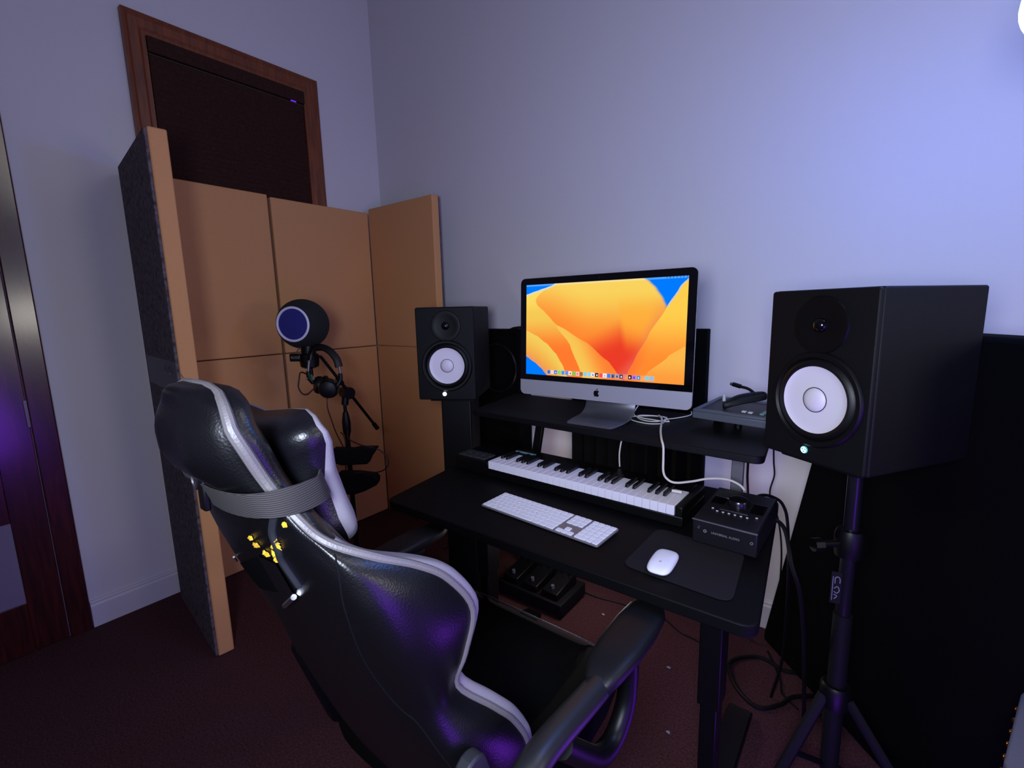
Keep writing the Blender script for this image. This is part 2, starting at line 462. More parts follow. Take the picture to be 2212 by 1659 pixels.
# fruit mark on the chin
def apple_pts(s):
    body = [(0, .36), (.16, .42), (.33, .38), (.42, .24), (.32, .12), (.27, -.03), (.31, -.17), (.44, -.26), (.36, -.44), (.24, -.56), (.12, -.53), (0, -.50), (-.12, -.53), (-.24, -.56), (-.38, -.40), (-.46, -.16), (-.46, .10), (-.36, .32), (-.18, .42)]
    c = catmull([(x*s, z*s, 0) for x, z in body], 4, True)
    leaf = catmull([(x*s, z*s, 0) for x, z in ((-.02, .46), (.02, .62), (.18, .74), (.19, .60), (.10, .49))], 4, True)
    return c, leaf
bm = B(); body, leaf = apple_pts(.0225)
for c in (body, leaf): prism(bm, [MD @ Vector((v.x, -.0016, v.y+(gb+cb)/2-.001)) for v in c], MD.to_3x3() @ Vector((0, -.0006, 0)))
obj('logo', bm, m_gloss, mac, smooth=False)
bm = B(); sphere(bm, MD @ Vector((0, -.002, gt-.014)), .0025, 2); obj('camera_dot', bm, m_gloss, mac)
# the picture on the screen : petals of yellow, orange and red over blue
NX, NY = 384, 216
def mix(a, b, t): t = max(0., min(1., t)); return tuple(a[i]+(b[i]-a[i])*t for i in range(3))
def ss(a, b, x): t = max(0., min(1., (x-a)/(b-a))); return t*t*(3-2*t)
BL, YE, OR, RE, LY = (0, 122, 255), (247, 196, 74), (255, 132, 48), (232, 52, 36), (240, 222, 108)
def interp(tab, x):
    for (a, fa), (b, fb) in zip(tab, tab[1:]):
        if x <= b:
            t = (x-a)/(b-a); t = max(0, t); return fa+(fb-fa)*(t*t*(3-2*t)*.35+t*.65)
    return tab[-1][1]
EDGE_TL = [(0, .105), (.06, .070), (.10, .048), (.15, .022), (.19, -.02), (1, -.1)]        # blue above this curve, far left
EDGE_MR = [(.0, .72), (.03, .755), (.10, .800), (.2, .845), (.27, .866), (.32, .872), (.6, .80), (1, .62)]  # right end of the middle petal by height
EDGE_RP = [(0, 1.01), (.1, .945), (.28, .867), (.54, .76), (.77, .68), (.92, .636), (1., .615)]    # left edge of the right petal by height
ARC_UP = [(.0, 9), (.055, .178), (.065, .135), (.085, .095), (.115, .06), (.16, .03), (.21, -.02), (1, -.1)]
ARC_LO = [(0, -1), (.055, .178), (.066, .225), (.09, .27), (.19, .45), (.364, .62), (.5, .80), (.6, .98), (.62, 1.05), (1, 2)]
L2_U = [(0, 0), (.2, .055), (.30, .11), (.45, .18), (.66, .27), (.955, .34), (1, .35)]
L3_V = [(0, .505), (.06, .56), (.12, .64), (.18, .75), (.22, .86), (.255, 1.), (1, 4)]
L4_V = [(0, .80), (.05, .86), (.09, .92), (.13, 1.0), (1, 4)]
RB_U = [(.62, 1.01), (.74, .89), (.91, .76), (1., .71)]
def wall_px(U_, v):
    u = U_/((1-U_)*1.27+U_)
    c = BL
    e = interp(EDGE_TL, u)
    xr = interp(EDGE_MR, v); x = interp(EDGE_RP, v)
    if v > e:
        if v < interp(ARC_LO, u) and v > interp(ARC_UP, u):            # middle petal
            c = mix((250, 212, 96), YE, v*1.6); c = mix(c, OR, ss(.10, .66, v+.20*ss(.42, .06, u))*.95)
            c = mix(c, RE, ss(.34, .72, v-abs(u-.58)*.9)*.9)
            c = mix(c, (236, 60, 40), ss(.55, .85, v)*ss(.28, .0, abs(u-.60)))
            if u > .55: c = mix(c, (255, 176, 58), ss(.0, .05, u-.555-(v-.35)*.10)*ss(.80, .35, v)*ss(.12, .40, v)*.75)
            c = mix(c, (236, 116, 104), ss(.12, .0, xr-u)*ss(.15, .5, v)*.6)
            s = ss(xr+.012, xr-.02, u); c = mix(mix(BL, (150, 140, 230), s*2), c, s)
        else:                                                          # petal sweeping from upper left
            d = u-interp(L2_U, v)
            c = mix((252, 220, 98), (248, 198, 84), ss(.1, .45, v)); c = mix(c, (255, 124, 48), ss(.02, .20, d)*ss(.30, .60, v)*.95)
        c = mix((205, 222, 245), c, ss(e, e+.03, v))
        if u < interp(L2_U, v) and v > .18:
            c2 = mix((246, 200, 84), (255, 122, 46), ss(.34, .74, v)); c = mix(c, c2, ss(.20, .36, v))
        if v > interp(L3_V, u):
            c = mix((244, 206, 92), (246, 158, 66), ss(.0, .35, v-interp(L3_V, u))); c = mix(c, (228, 150, 130), ss(.10, .0, interp(L4_V, u)-v)*.5)
    if v > interp(L4_V, u): c = BL
    if u > x:                                                          # right petals
        f_ = mix((255, 206, 78), (255, 138, 48), ss(.30, .85, v)); f_ = mix(f_, (255, 112, 46), ss(.09, .0, u-x)*ss(.5, .9, v)*.7)
        c = mix((196, 204, 226), f_, ss(.0, .02, u-x)) if v < .27 else f_
        if v > .62 and u > interp(RB_U, v): c = mix((252, 184, 76), (255, 140, 54), ss(.75, 1, v)*.7)
    # menu bar
    if v < .018: c = mix(c, (235, 240, 250), .35)
    if v < .016 and u > .86 and int(u*140) % 3 == 0: c = mix(c, (40, 60, 110), .5)
    # dock
    if .935 < v < .987 and .155 < U_ < .845:
        c = mix(c, (240, 210, 205), .32)
        k = (U_-.159)/.02525; i = int(k); f = k-i
        cols = [(70, 130, 230), (238, 214, 210), (60, 110, 220), (120, 220, 120), (70, 150, 240), (90, 150, 240), (250, 250, 250), (110, 210, 90), (250, 200, 200), (160, 110, 60),
                (140, 205, 245), (150, 215, 240), (240, 240, 250), (36, 24, 30), (250, 80, 90), (250, 240, 245), (60, 130, 240), (90, 110, 160), (150, 160, 200), (60, 60, 90),
                None, (22, 18, 22), (170, 110, 240), (90, 140, 200), None, (130, 210, 240), (150, 190, 235)]
        dots = {0: (20, 50, 130), 2: (200, 220, 250), 6: (70, 60, 70), 8: (230, 80, 80), 12: (110, 90, 220), 13: (240, 240, 240), 15: (160, 180, 220), 17: (60, 40, 90), 18: (30, 50, 110), 19: (230, 230, 240), 21: (240, 240, 240), 22: (80, 60, 220), 23: (230, 240, 250)}
        if i < len(cols) and cols[i] and .1 < f < .93 and .942 < v < .980:
            c = cols[i]
            if i in dots and .36 < f < .66 and .954 < v < .97: c = dots[i]
    return c
bm = B(); cl = bm.loops.layers.float_color.new('picture')
sw, sh = .5967, .3357
gv = [[bm.verts.new(MD @ Vector((-sw/2+sw*i/NX, -.0026, sh/2-sh*j/NY))) for i in range(NX+1)] for j in range(NY+1)]
for j in range(NY):
    for i in range(NX):
        f = bm.faces.new((gv[j][i], gv[j+1][i], gv[j+1][i+1], gv[j][i+1]))
        c = lin(wall_px((i+.5)/NX, (j+.5)/NY))
        for l in f.loops: l[cl] = (*c, 1)
m_scr = emis('screen_picture', (1, 1, 1), 1.)
n_ = m_scr.node_tree; va = n_.nodes.new('ShaderNodeVertexColor'); va.layer_name = 'picture'
n_.links.new(va.outputs['Color'], n_.nodes['Emission'].inputs['Color'])
SCREEN = obj('screen', bm, m_scr, mac, smooth=False)
# foot and neck
prof = [(-.662, .947), (-.60, .949), (-.545, .952), (-.518, .960), (-.500, .974), (-.490, .995), (-.486, 1.03), (-.49, 1.12), (-.50, 1.20)]
bm = B(); hw = [.088, .097, .0985, .0985, .0985, .0985, .0985, .09, .08]
pc = catmull([(0, y, z) for y, z in prof], 4); hc = catmull([(h, 0, 0) for h in hw], 4)
rings = []
for i, p in enumerate(pc):
    t = (pc[min(i+1, len(pc)-1)]-pc[max(i-1, 0)]).normalized(); nrm = Vector((0, -t.z, t.y))*.0035
    h = hc[i].x; cx = o.x+.002
    if i == 0: h *= .93
    rings.append([Vector((cx-h, p.y, p.z))+nrm*.4, Vector((cx-h+.003, p.y, p.z))+nrm, Vector((cx+h-.003, p.y, p.z))+nrm, Vector((cx+h, p.y, p.z))+nrm*.4, Vector((cx+h, p.y, p.z))-nrm*.4, Vector((cx-h, p.y, p.z))-nrm*.4])
loft(bm, rings); obj('stand_foot', bm, m_alu, mac, angle=50)

# ------------------------------------------------------------------ computer keyboard
kx, ky, kr, kz = 1.9345, -.979, -.0657, .7405
kb = thing('computer_keyboard', 'white full-size computer keyboard on the black desk', 'keyboard', (kx, ky, kz), kr)
MK = Matrix.Translation((kx, ky, kz)) @ Matrix.Rotation(kr, 4, 'Z') @ Matrix.Rotation(.030, 4, 'X') @ Matrix.Translation((0, 0, .004))
bm = B(); prism(bm, [MK @ Vector((x, y, 0)) for x, y in rrect(0, 0, .4187, .1149, .006, 4)], MK.to_3x3() @ Vector((0, 0, .0045)))
obj('base_plate', bm, mat('keyboard_plate', (128, 124, 128), .4, .4), kb, bevel=.0006)
U = .0187; x0 = -.2062; yt = .0542; g = .0009
rows = [[15/14]*14, [1]*13+[2], [1.5]+[1]*12+[1.5], [1.75]+[1]*11+[2.25], [2.25]+[1]*10+[2.75], [1.5, 1.25, 1.5, 6.5, 1.5, 1.25, 1.5]]
rh = .1084/6
keys = []
for r, ws in enumerate(rows):
    x = 0
    for w in ws: keys.append((x, r, w, 1)); x += w
nx = 15+.38
for r in (0, 1, 2):
    for c in range(3): keys.append((nx+c, r, 1, 1))
keys.append((nx+1, 4, 1, 1)); keys += [(nx+c, 5, 1, 1) for c in range(3)]
px_ = nx+3+.38
for r in (0, 1, 2, 3):
    for c in range(4): keys.append((px_+c, r, 1, 1))
keys += [(px_+c, 4, 1, 1) for c in range(3)] + [(px_, 5, 2, 1), (px_+2, 5, 1, 1), (px_+3, 4, 1, 2)]
scl = .4124/((px_+4)*U); U *= scl
def key_bm(bm, x, r, w, h):
    a = x0+x*U+g; b = x0+(x+w)*U-g; t = yt-r*rh-g; d = yt-(r+h)*rh+g
    ol = rrect((a+b)/2, (t+d)/2, b-a, t-d, .0022, 3); ol2 = rrect((a+b)/2, (t+d)/2, b-a-.0012, t-d-.0012, .0018, 3)
    loft(bm, [[MK @ Vector((p[0], p[1], .0046)) for p in ol], [MK @ Vector((p[0], p[1], .0064)) for p in ol], [MK @ Vector((p[0], p[1], .0070)) for p in ol2]])
rest = B()
for i, kk in enumerate(keys):
    if i < len(keys)-100: key_bm(rest, *kk)
    else:
        bm = B(); key_bm(bm, *kk); obj('key', bm, m_white, kb)
kr_ = obj('key_row', rest, m_white, kb); kr_['kind'] = 'stuff'

# ------------------------------------------------------------------ mouse pad and mouse
pad = thing('mouse_pad', 'dark grey cloth mouse pad near front right of desk', 'mouse pad', (2.34, -.975, .7405))
pp = rounded_poly([(2.222, -1.085), (2.468, -1.095), (2.447, -.868), (2.225, -.855)], .03)
bm = B(); prism(bm, [(p.x, p.y, .7405) for p in pp], (0, 0, .0028)); obj('pad_sheet', bm, m_pad, pad, bevel=.0008)
bm = B()
mc = Vector((2.304, -1.036, .7435)); MM = Matrix.Translation(mc) @ Matrix.Rotation(.06, 4, 'Z')
rings = []
for s, h in ((.90, .002), (.97, .006), (1., .010), (.985, .0125), (.93, .0165), (.80, .0195), (.55, .0212), (.25, .0218), (.02, .0219)):
    rg = []
    for k in range(40):
        a = 2*PI*k/40; c_, s_ = math.cos(a), math.sin(a)
        e = 2/3.5
        x = .0285*math.copysign(abs(c_)**e, c_); y = .0575*math.copysign(abs(s_)**e, s_)
        rg.append(MM @ Vector((x*s, y*s, h-.00000*1-(y*s/.0575)**2*.003*(h > .012))))
    rings.append(rg)
loft(bm, rings)
ms = thing('computer_mouse', 'white low computer mouse on the dark mouse pad', 'mouse', mc, .06)
obj('mouse_shell', bm, m_white, ms, subd=1)
bm = B(); b_, l_ = apple_pts(.006)
for c in (b_, l_): prism(bm, [MM @ Vector((v.x, v.y-.022, .0208)) for v in c], (0, 0, .0007))
obj('logo', bm, mat('pale_grey_mark', (176, 172, 184), .4), ms, smooth=False)

# ------------------------------------------------------------------ MIDI controller with piano keys
qx, qy, qr = 1.9179, -.8212, -.0183
midi = thing('piano_keyboard', 'black music keyboard with white piano keys at rear of desk', 'piano keyboard', (qx, qy+.1, .7405), qr)
MQ = Matrix.Translation((qx, qy, .7405)) @ Matrix.Rotation(qr, 4, 'Z')
def mq(bm): bm.transform(MQ); return bm
KW = .6815/29; kl = -.34075
bm = B(); box(bm, -.515, kl+29*KW+.022, .004, .200, .004, .034); obj('case', mq(bm), m_plast, midi, bevel=.003)
bm = B(); box(bm, kl+29*KW+.001, kl+29*KW+.022, .0, .20, .034, .064); obj('end_block', mq(bm), m_plast, midi, bevel=.003)
bm = B(); box(bm, -.515, kl-.002, .0, .20, .034, .058); blk = obj('end_block', mq(bm), m_plast, midi, bevel=.003)
bm = B(); box(bm, kl-.001, kl+29*KW, .1225, .200, .034, .062); obj('rear_strip', mq(bm), m_plast, midi, bevel=.003)
bm = B(); box(bm, kl+.008, kl+.10, .150, .162, .062, .0655); obj('display_strip', mq(bm), m_teal, midi, bevel=.001)
for i in range(29):
    bm = B(); box(bm, kl+i*KW+.0004, kl+(i+1)*KW-.0004, 0, .122, .0358, .0640); obj('white_key', mq(bm), m_key, midi, bevel=.0008)
blacks = []
for oct_ in range(4):
    for s in (0, 1, 3, 4, 5): blacks.append(oct_*7+s)
for i in blacks:
    xk = kl+(i+1)*KW
    bm = B()
    prism(bm, [(xk-.0055, .048, .0642), (xk-.0055, .054, .0755), (xk-.0055, .122, .0760), (xk-.0055, .122, .0642)], (.011, 0, 0))
    obj('black_key', mq(bm), m_bkey, midi, bevel=.0018, bseg=2)
for r in range(2):
    for c in range(4):
        cx, cy = kl-.150+c*.034, .030+r*.034
        bm = B(); prism(bm, [(x, y, .058) for x, y in rrect(cx, cy, .031, .031, .003, 3)], (0, 0, .0012)); obj('pad_rim', mq(bm), m_padline, midi, smooth=False)
        bm = B(); prism(bm, [(x, y, .058) for x, y in rrect(cx, cy, .029, .029, .003, 3)], (0, 0, .004)); obj('drum_pad', mq(bm), m_padrub, midi, bevel=.001)

# ------------------------------------------------------------------ desktop audio interface
ax = Vector((2.402, -.764, .7405)); ar = -.03
ai = thing('audio_interface', 'black audio interface with big dial on right side of desk', 'audio interface', ax, ar)
MA = Matrix.Translation(ax) @ Matrix.Rotation(ar, 4, 'Z')
def ma(bm): bm.transform(MA); return bm
def wedge(y): return .060+(y+.118)*.05
bm = B(); prism(bm, [(-.076, -.117, .004), (-.076, -.118, .066), (-.076, .112, .077), (-.076, .112, .004)], (.152, 0, 0)); obj('case', ma(bm), mat('interface_case', (22, 21, 26), .38, .3), ai, bevel=.003, label='dark case')
bm = B(); prism(bm, [(-.0765, -.1195, .0645), (-.0765, -.1195, .0672), (-.0765, -.117, .0672), (-.0765, -.117, .0645)], (.153, 0, 0)); obj('front_trim', ma(bm), m_alu, ai)
zt_ = lambda y: .0661+(y+.118)*.0478
Mtop = Matrix.Rotation(math.atan(.0478), 4, 'X')
bm = B(); lathe(bm, [(.0, 0), (.027, 0), (.026, .012), (.024, .016), (.020, .017), (0, .0165)], Matrix.Translation((0, .02, zt_(.02))) @ Mtop, 40); obj('dial', ma(bm), mat('dial_grey', (60, 58, 66), .25, .9), ai)
def flat(name, x0_, x1_, y0_, y1_, m_, h=.001):
    bm = B(); prism(bm, [(x0_, y0_, zt_(y0_)), (x1_, y0_, zt_(y0_)), (x1_, y1_, zt_(y1_)), (x0_, y1_, zt_(y1_))], (0, 0, h)); return obj(name, ma(bm), m_, ai, smooth=False)
flat('display_window', -.066, -.032, .00, .044, m_gloss); flat('display_window', .034, .066, -.015, .044, m_gloss)
bm = B(); tube(bm, catmull([(-.066, .046, zt_(.046)+.001), (-.034, .044, zt_(.044)+.001), (-.016, .05, zt_(.05)+.001), (0, .053, zt_(.053)+.001), (.016, .05, zt_(.05)+.001), (.034, .045, zt_(.045)+.001)], 5), .0011, 6); obj('chrome_line', ma(bm), m_metal, ai)
flat('chrome_line', .034, .066, .0445, .0465, m_metal); flat('chrome_line', -.034, .034, -.030, -.0275, m_metal)
for x in [-.050]+[-.036+i*.0145 for i in range(6)]+[.056]:
    yy = -.047 if -.04 < x < .05 else -.036
    bm = B(); box(bm, x-.0028, x+.0028, yy-.0022, yy+.0022, zt_(yy), zt_(yy)+.0022); obj('button', ma(bm), m_knob, ai, bevel=.0008)
Mf = Matrix.Translation((.004, -.1184, .040)) @ Matrix.Rotation(PI/2, 4, 'X')
obj('lettering', ma(text_bm('UNIVERSAL AUDIO', .0078, Mf)), m_label, ai, smooth=False)
bm = B(); lathe(bm, [(.0022, 0), (.0042, 0), (.0042, .0006), (.0022, .0006), (.0022, 0)], Matrix.Translation((-.044, -.1178, .040)) @ Matrix.Rotation(PI/2, 4, 'X'), 18, False); obj('emblem', ma(bm), m_label, ai)
bm = B(); lathe(bm, [(0, 0), (.0028, 0), (.0028, .002), (.0018, .002), (.0018, 0)], Matrix.Translation((-.060, -.1175, .046)) @ Matrix.Rotation(PI/2, 4, 'X'), 18); obj('input_jack', ma(bm), m_metal, ai)
bm = B(); lathe(bm, [(.0024, 0), (.0034, 0), (.0034, .002), (.0024, .002), (.0024, 0)], Matrix.Translation((.064, -.1175, .040)) @ Matrix.Rotation(PI/2, 4, 'X'), 18, False); obj('headphone_jack', ma(bm), m_label, ai)
Mf = Matrix.Translation((.0, .068, zt_(.068)+.0004)) @ Mtop
obj('lettering', ma(text_bm('apollo twin', .0062, Mf)), m_label, ai, smooth=False)

# ------------------------------------------------------------------ grey control surface on the riser
dv = thing('audio_mixer', 'grey tabletop mixer with pale knobs on right of riser shelf', 'mixer', (2.335, -.37, .945), -.16)
MV = Matrix.Translation((2.335, -.37, .945)) @ Matrix.Rotation(-.16, 4, 'Z')
MT = MV @ Matrix.Translation((0, -.145, .034)) @ Matrix.Rotation(.055, 4, 'X')
def mt(bm, M=None): bm.transform(M or MT); return bm
dw = .1135
bm = B(); box(bm, -dw, dw, 0, .215, 0, .024); obj('case', mt(bm), m_grey, dv, bevel=.003)
bm = B()
for a in ((-dw+.001, dw-.001, .001, .020), (-dw+.001, dw-.001, .198, .214), (-dw+.001, -dw+.014, .020, .198), (dw-.014, dw-.001, .020, .198)): box(bm, *a, .024, .031)
obj('raised_rim', mt(bm), m_grey, dv, bevel=.002)
bm = B(); box(bm, -dw+.016, dw-.016, .022, .196, .024, .0255); face = obj('control_face', mt(bm), m_greyd, dv, smooth=False)
for x, y in ((-.082, .172), (-.035, .172), (.086, .150)):
    bm = B(); lathe(bm, [(0, 0), (.0058, 0), (.005, .022), (.004, .023), (0, .023)], Matrix.Translation((x, y, .0255)), 16); obj('knob', mt(bm), m_knob, dv)
for x, y, m_ in ((.028, .060, m_knob), (.048, .058, m_knob), (.084, .092, m_teal), (.084, .074, m_teal), (.083, .056, m_teal)):
    bm = B(); box(bm, x-.0065, x+.0065, y-.006, y+.006, .0255, .030); obj('button', mt(bm), m_, dv, bevel=.001)
for sx in (-1, 1):
    bm = B(); box(bm, sx*.085-.012, sx*.085+.012, -.02, .02, .0005, .040, ); bm.transform(MV); obj('foot', bm, m_rubber, dv, bevel=.002)
    bm = B(); box(bm, sx*.085-.012, sx*.085+.012, .10, .14, .0005, .047, ); bm.transform(MV); obj('foot', bm, m_rubber, dv, bevel=.002)
bm = B(); lathe(bm, [(0, 0), (.012, 0), (.012, .016), (.008, .02), (0, .02)], Matrix.Translation((.0, -.055, .0005)), 20); bm.transform(MV); obj('thumb_knob', bm, m_plast, dv)

# black folded cable lying on the mixer
def mtp(p): return MT @ Vector((p[0], p[1]-.048, p[2]))
cb_ = thing('coiled_usb_cable', 'black folded cable bundle lying on the grey mixer', 'cable', mtp((.03, .16, .03)))
bm = B()
for k in range(4):
    tube(bm, catmull([mtp((x, y, z+.004*k)) for x, y, z in ((-.035, .115, .030), (.0, .125+.006*k, .045), (.045, .16+.005*k, .055), (.062, .19, .058), (.045, .195, .062), (-.005, .15, .055), (-.036, .125, .035))], 5, True), .0042, 7, True)
obj('cord', bm, m_cable, cb_)
bm = B(); tube(bm, catmull([mtp(p) for p in ((.04, .18, .066), (.01, .19, .083), (-.02, .195, .088))], 5), .005, 8); obj('cord', bm, m_cable, cb_)
bm = B(); tube(bm, [mtp((-.018, .195, .088)), mtp((-.044, .197, .093))], .0075, 8); obj('plug', bm, m_plast, cb_)
bm = B(); tube(bm, [mtp((-.044, .197, .093)), mtp((-.052, .1975, .0945))], .0062, 8); obj('plug_tip', bm, m_metal, cb_)

# ------------------------------------------------------------------ white cables
wc = thing('white_cable', 'white cable coiled beside the computer foot and draped over shelf', 'cable', (2.03, -.38, .947))
bm = B()
loops = []
import itertools
for k, (cx, cy, rx, ry, zz) in enumerate(((2.040, -.470, .066, .066, .9485), (2.050, -.462, .052, .05, .9530))):
    for i in range(18):
        a = 2*PI*i/18+k*.35; loops.append((cx+rx*math.cos(a), cy+ry*math.sin(a)*.9, zz+.002*math.sin(a*2+k)))
path = [(1.985, -.43, .985), (1.99, -.47, .955)] + loops + [(2.12, -.40, .949), (2.145, -.33, .949), (2.13, -.27, .949)]
tube(bm, catmull(path, 3), .0019, 6); obj('cord', bm, m_wcable, wc)
bm = B(); tube(bm, catmull([(2.06, -.42, .955), (2.10, -.50, .962), (2.14, -.62, .957), (2.172, -.70, .951), (2.186, -.722, .935), (2.189, -.727, .90), (2.190, -.727, .86), (2.199, -.722, .838), (2.222, -.715, .828), (2.26, -.68, .829), (2.30, -.655, .838), (2.345, -.632, .838), (2.378, -.628, .828), (2.395, -.632, .815)], 6), .0034, 8); obj('cord', bm, m_wcable, wc)
bm = B(); tube(bm, [(2.222, -.741, .812), (2.250, -.738, .812)], .004, 8); obj('plug', bm, m_wcable, wc)
bm = B(); tube(bm, catmull([(2.015, -.60, .9205), (2.002, -.605, .90), (1.995, -.607, .86), (1.994, -.607, .83), (1.995, -.605, .803)], 5), .0026, 6)
tag(obj('white_cable', bm, m_wcable, loc=(1.995, -.6, .803)), 'short white cable hanging below shelf behind piano keys', 'cable')

# ------------------------------------------------------------------ studio monitors
def studio_monitor(loc, rz, label, ledlogo):
    t = thing('studio_monitor', label, 'speaker', loc, rz, 'white cone studio monitors')
    M = W[t.name]
    Wd, H, D = .25, .39, .334
    def m_(bm): bm.transform(M); return bm
    bm = B(); prism(bm, [(x, .012, z) for x, z in rrect(Wd/2, H/2, Wd, H, .006, 3)], (0, D-.012, 0)); obj('cabinet', m_(bm), m_cab, t, bevel=.003)
    # front baffle with holes is a ring of quads between the outline and the two circles -> plain slab, drivers stand proud
    bm = B(); prism(bm, [(x, .0, z) for x, z in rrect(Wd/2, H/2, Wd-.002, H-.002, .007, 3)], (0, .0118, 0)); obj('front_baffle', m_(bm), m_cab, t, bevel=.004, bseg=3)
    wc_ = Matrix.Translation((.130, 0, .146)) @ Matrix.Rotation(PI/2, 4, 'X')      # local z points out of the front (-y)
    bm = B(); lathe(bm, [(.075, .0005), (.077, .006), (.083, .0085), (.089, .006), (.092, .003), (.096, .0075), (.104, .0080), (.108, .004), (.109, 0)], wc_, 56, False); sr = obj('woofer_surround', m_(bm), m_rubber, t)
    bm = B(); lathe(bm, [(.0755, .0045), (.070, .002), (.060, .0008), (.045, .0004), (.0275, .0002)], wc_, 56, False); obj('woofer_cone', m_(bm), m_cone, t)
    bm = B(); lathe(bm, [(.0285, .0009), (.0285, .0014), (.0265, .0014), (.0265, .0009)], wc_, 40, False); obj('cap_ring', m_(bm), m_conegap, t)
    bm = B(); lathe(bm, [(.0268, .0010), (.024, .0045), (.016, .0078), (.008, .0090), (0, .0093)], wc_, 40, True); obj('dust_cap', m_(bm), m_cone, t)
    wt = Matrix.Translation((.130, 0, .312)) @ Matrix.Rotation(PI/2, 4, 'X')
    bm = B(); lathe(bm, [(.064, .0), (.062, .0035), (.056, .004), (.045, .0025), (.030, .0012), (.018, .0006)], wt, 48, False); obj('tweeter_guide', m_(bm), m_plast, t)
    bm = B(); lathe(bm, [(.0165, .0006), (.015, .006), (.010, .011), (.004, .013), (0, .0133)], wt, 32, True); obj('tweeter_dome', m_(bm), m_gloss, t)
    wl = Matrix.Translation((.114, 0, .026)) @ Matrix.Rotation(PI/2, 4, 'X')
    bm = B(); lathe(bm, [(0, .0), (.0085, 0), (.0085, .002), (.0075, .0025), (0, .0025)], wl, 24); ld = obj('power_logo', m_(bm), m_ledg if ledlogo else m_led, t, label='lit white emblem')
    bm = B()
    if ledlogo:
        lathe(bm, [(.0058, .0026), (.0070, .0026), (.0070, .0030), (.0058, .0030), (.0058, .0026)], wl, 24, False)
        for k in range(3):
            a = PI/2+k*2*PI/3; c_, s_ = math.cos(a), math.sin(a)
            q = [Vector((-.0011, -.001, .0026)), Vector((.0011, -.001, .0026)), Vector((.0014, .0064, .0026)), Vector((-.0014, .0064, .0026))]
            prism(bm, [wl @ (Matrix.Rotation(a-PI/2, 4, 'Z') @ v) for v in q], (wl.to_3x3() @ Vector((0, 0, .0005))))
    else: lathe(bm, [(0, .0026), (.006, .0026), (.006, .0032), (0, .0034)], wl, 20)
    obj('emblem', m_(bm), m_led, ld, smooth=False)
    return t
studio_monitor((2.4538, -.7554, .985), -.5817, 'large studio monitor with white cone, right of the computer', True)
studio_monitor((1.1345, -.7417, .975), .5224, 'studio monitor with white cone left of computer, beside tan screen', False)

# speaker stands
def pole_stand(cx, cy, rz, h, label, feet):
    t = thing('speaker_stand', label, 'speaker stand', (cx, cy, 0), rz)
    Mz = Matrix.Translation((cx, cy, 0)) @ Matrix.Rotation(rz, 4, 'Z')
    bm = B(); box(bm, -.095, .095, -.135, .135, h-.012, h-.0008); bm.transform(Mz); obj('top_plate', bm, m_plast, t, bevel=.002)
    bm = B(); tube(bm, [(cx, cy, .10), (cx, cy, .56)], .021, 20); obj('outer_tube', bm, m_blackmat, t)
    bm = B(); tube(bm, [(cx, cy, .50), (cx, cy, h-.012)], .0165, 20); obj('inner_tube', bm, mat('satin_black_tube', (24, 22, 30), .25, .3), t)
    bm = B(); lathe(bm, [(.0, 0), (.030, 0), (.033, .02), (.033, .055), (.028, .07), (0, .07)], Matrix.Translation((cx, cy, .72)), 24)
    c = obj('height_collar', bm, m_plast, t)
    bm = B(); tube(bm, [(cx-.02, cy-.02, .755), (cx-.055, cy-.05, .755)], [.008, .008], 10); tube(bm, [(cx-.055, cy-.05, .755), (cx-.072, cy-.064, .755)], .017, 8); obj('clamp_knob', bm, m_plast, c)
    bm = B(); lathe(bm, [(0, 0), (.034, 0), (.036, .05), (.030, .06), (0, .06)], Matrix.Translation((cx, cy, .30)), 24); obj('leg_collar', bm, m_plast, t)
    for a, r in feet:
        a = math.radians(a); d = Vector((math.cos(a), math.sin(a), 0))
        bm = B(); tube(bm, [Vector((cx, cy, .33))+d*.03, Vector((cx, cy, .014))+d*r], .014, 8, sx=.7); l = obj('leg', bm, m_blackmat, t)
        bm = B(); tube(bm, [Vector((cx, cy, .120))+d*.02, Vector((cx, cy, .16))+d*(.03+(r-.03)*.53)], .008, 6); obj('brace', bm, m_plast, l)
        bm = B(); sphere(bm, Vector((cx, cy, .015))+d*r, .0145, 2); obj('foot_cap', bm, m_rubber, l)
    return t
rs = pole_stand(2.648, -.688, -.5817, .985, 'black tripod stand carrying the right studio monitor', [(99, .30), (-21, .30), (219, .17)])
Mtag = Matrix.Translation((2.630, -.715, .640)) @ Matrix.Rotation(.2, 4, 'Z')
bm = B(); box(bm, -.012, .010, -.0015, .0, -.042, .042, Mtag); tg = obj('tag', bm, m_blackmat, rs, smooth=False)
bm = B()
tube(bm, [Mtag @ Vector(p) for p in ((-.0085, -.002, .030), (-.0085, -.002, -.034))], .0009, 6)
for pts in (((-.004, .012), (-.004, .026), (.002, .030), (.006, .024), (.006, .014)), ((-.005, -.002), (.002, .004), (.006, -.006), (.001, -.014), (-.005, -.010)), ((-.005, -.018), (.002, -.022), (-.004, -.030))):
    tube(bm, catmull([Mtag @ Vector((a, -.002, b_)) for a, b_ in pts], 4), .0011, 6)
obj('lettering', bm, mat('faint_lettering', (110, 108, 128), .6), tg)
# left stand : square column
ls = thing('speaker_stand', 'black square column stand under the left studio monitor', 'speaker stand', (1.165, -.53, 0), .5224)
ML = W[ls.name]
bm = B(); box(bm, -.095, .10, -.125, .125, .962, .9745); bm.transform(ML); obj('top_plate', bm, m_plast, ls, bevel=.002)
bm = B(); box(bm, -.060, .075, -.09, .09, .02, .962); bm.transform(ML); obj('column', bm, m_plast, ls, bevel=.006)
bm = B(); box(bm, -.12, .12, -.15, .15, .0005, .02); bm.transform(ML); obj('base_plate', bm, m_plast, ls, bevel=.004)

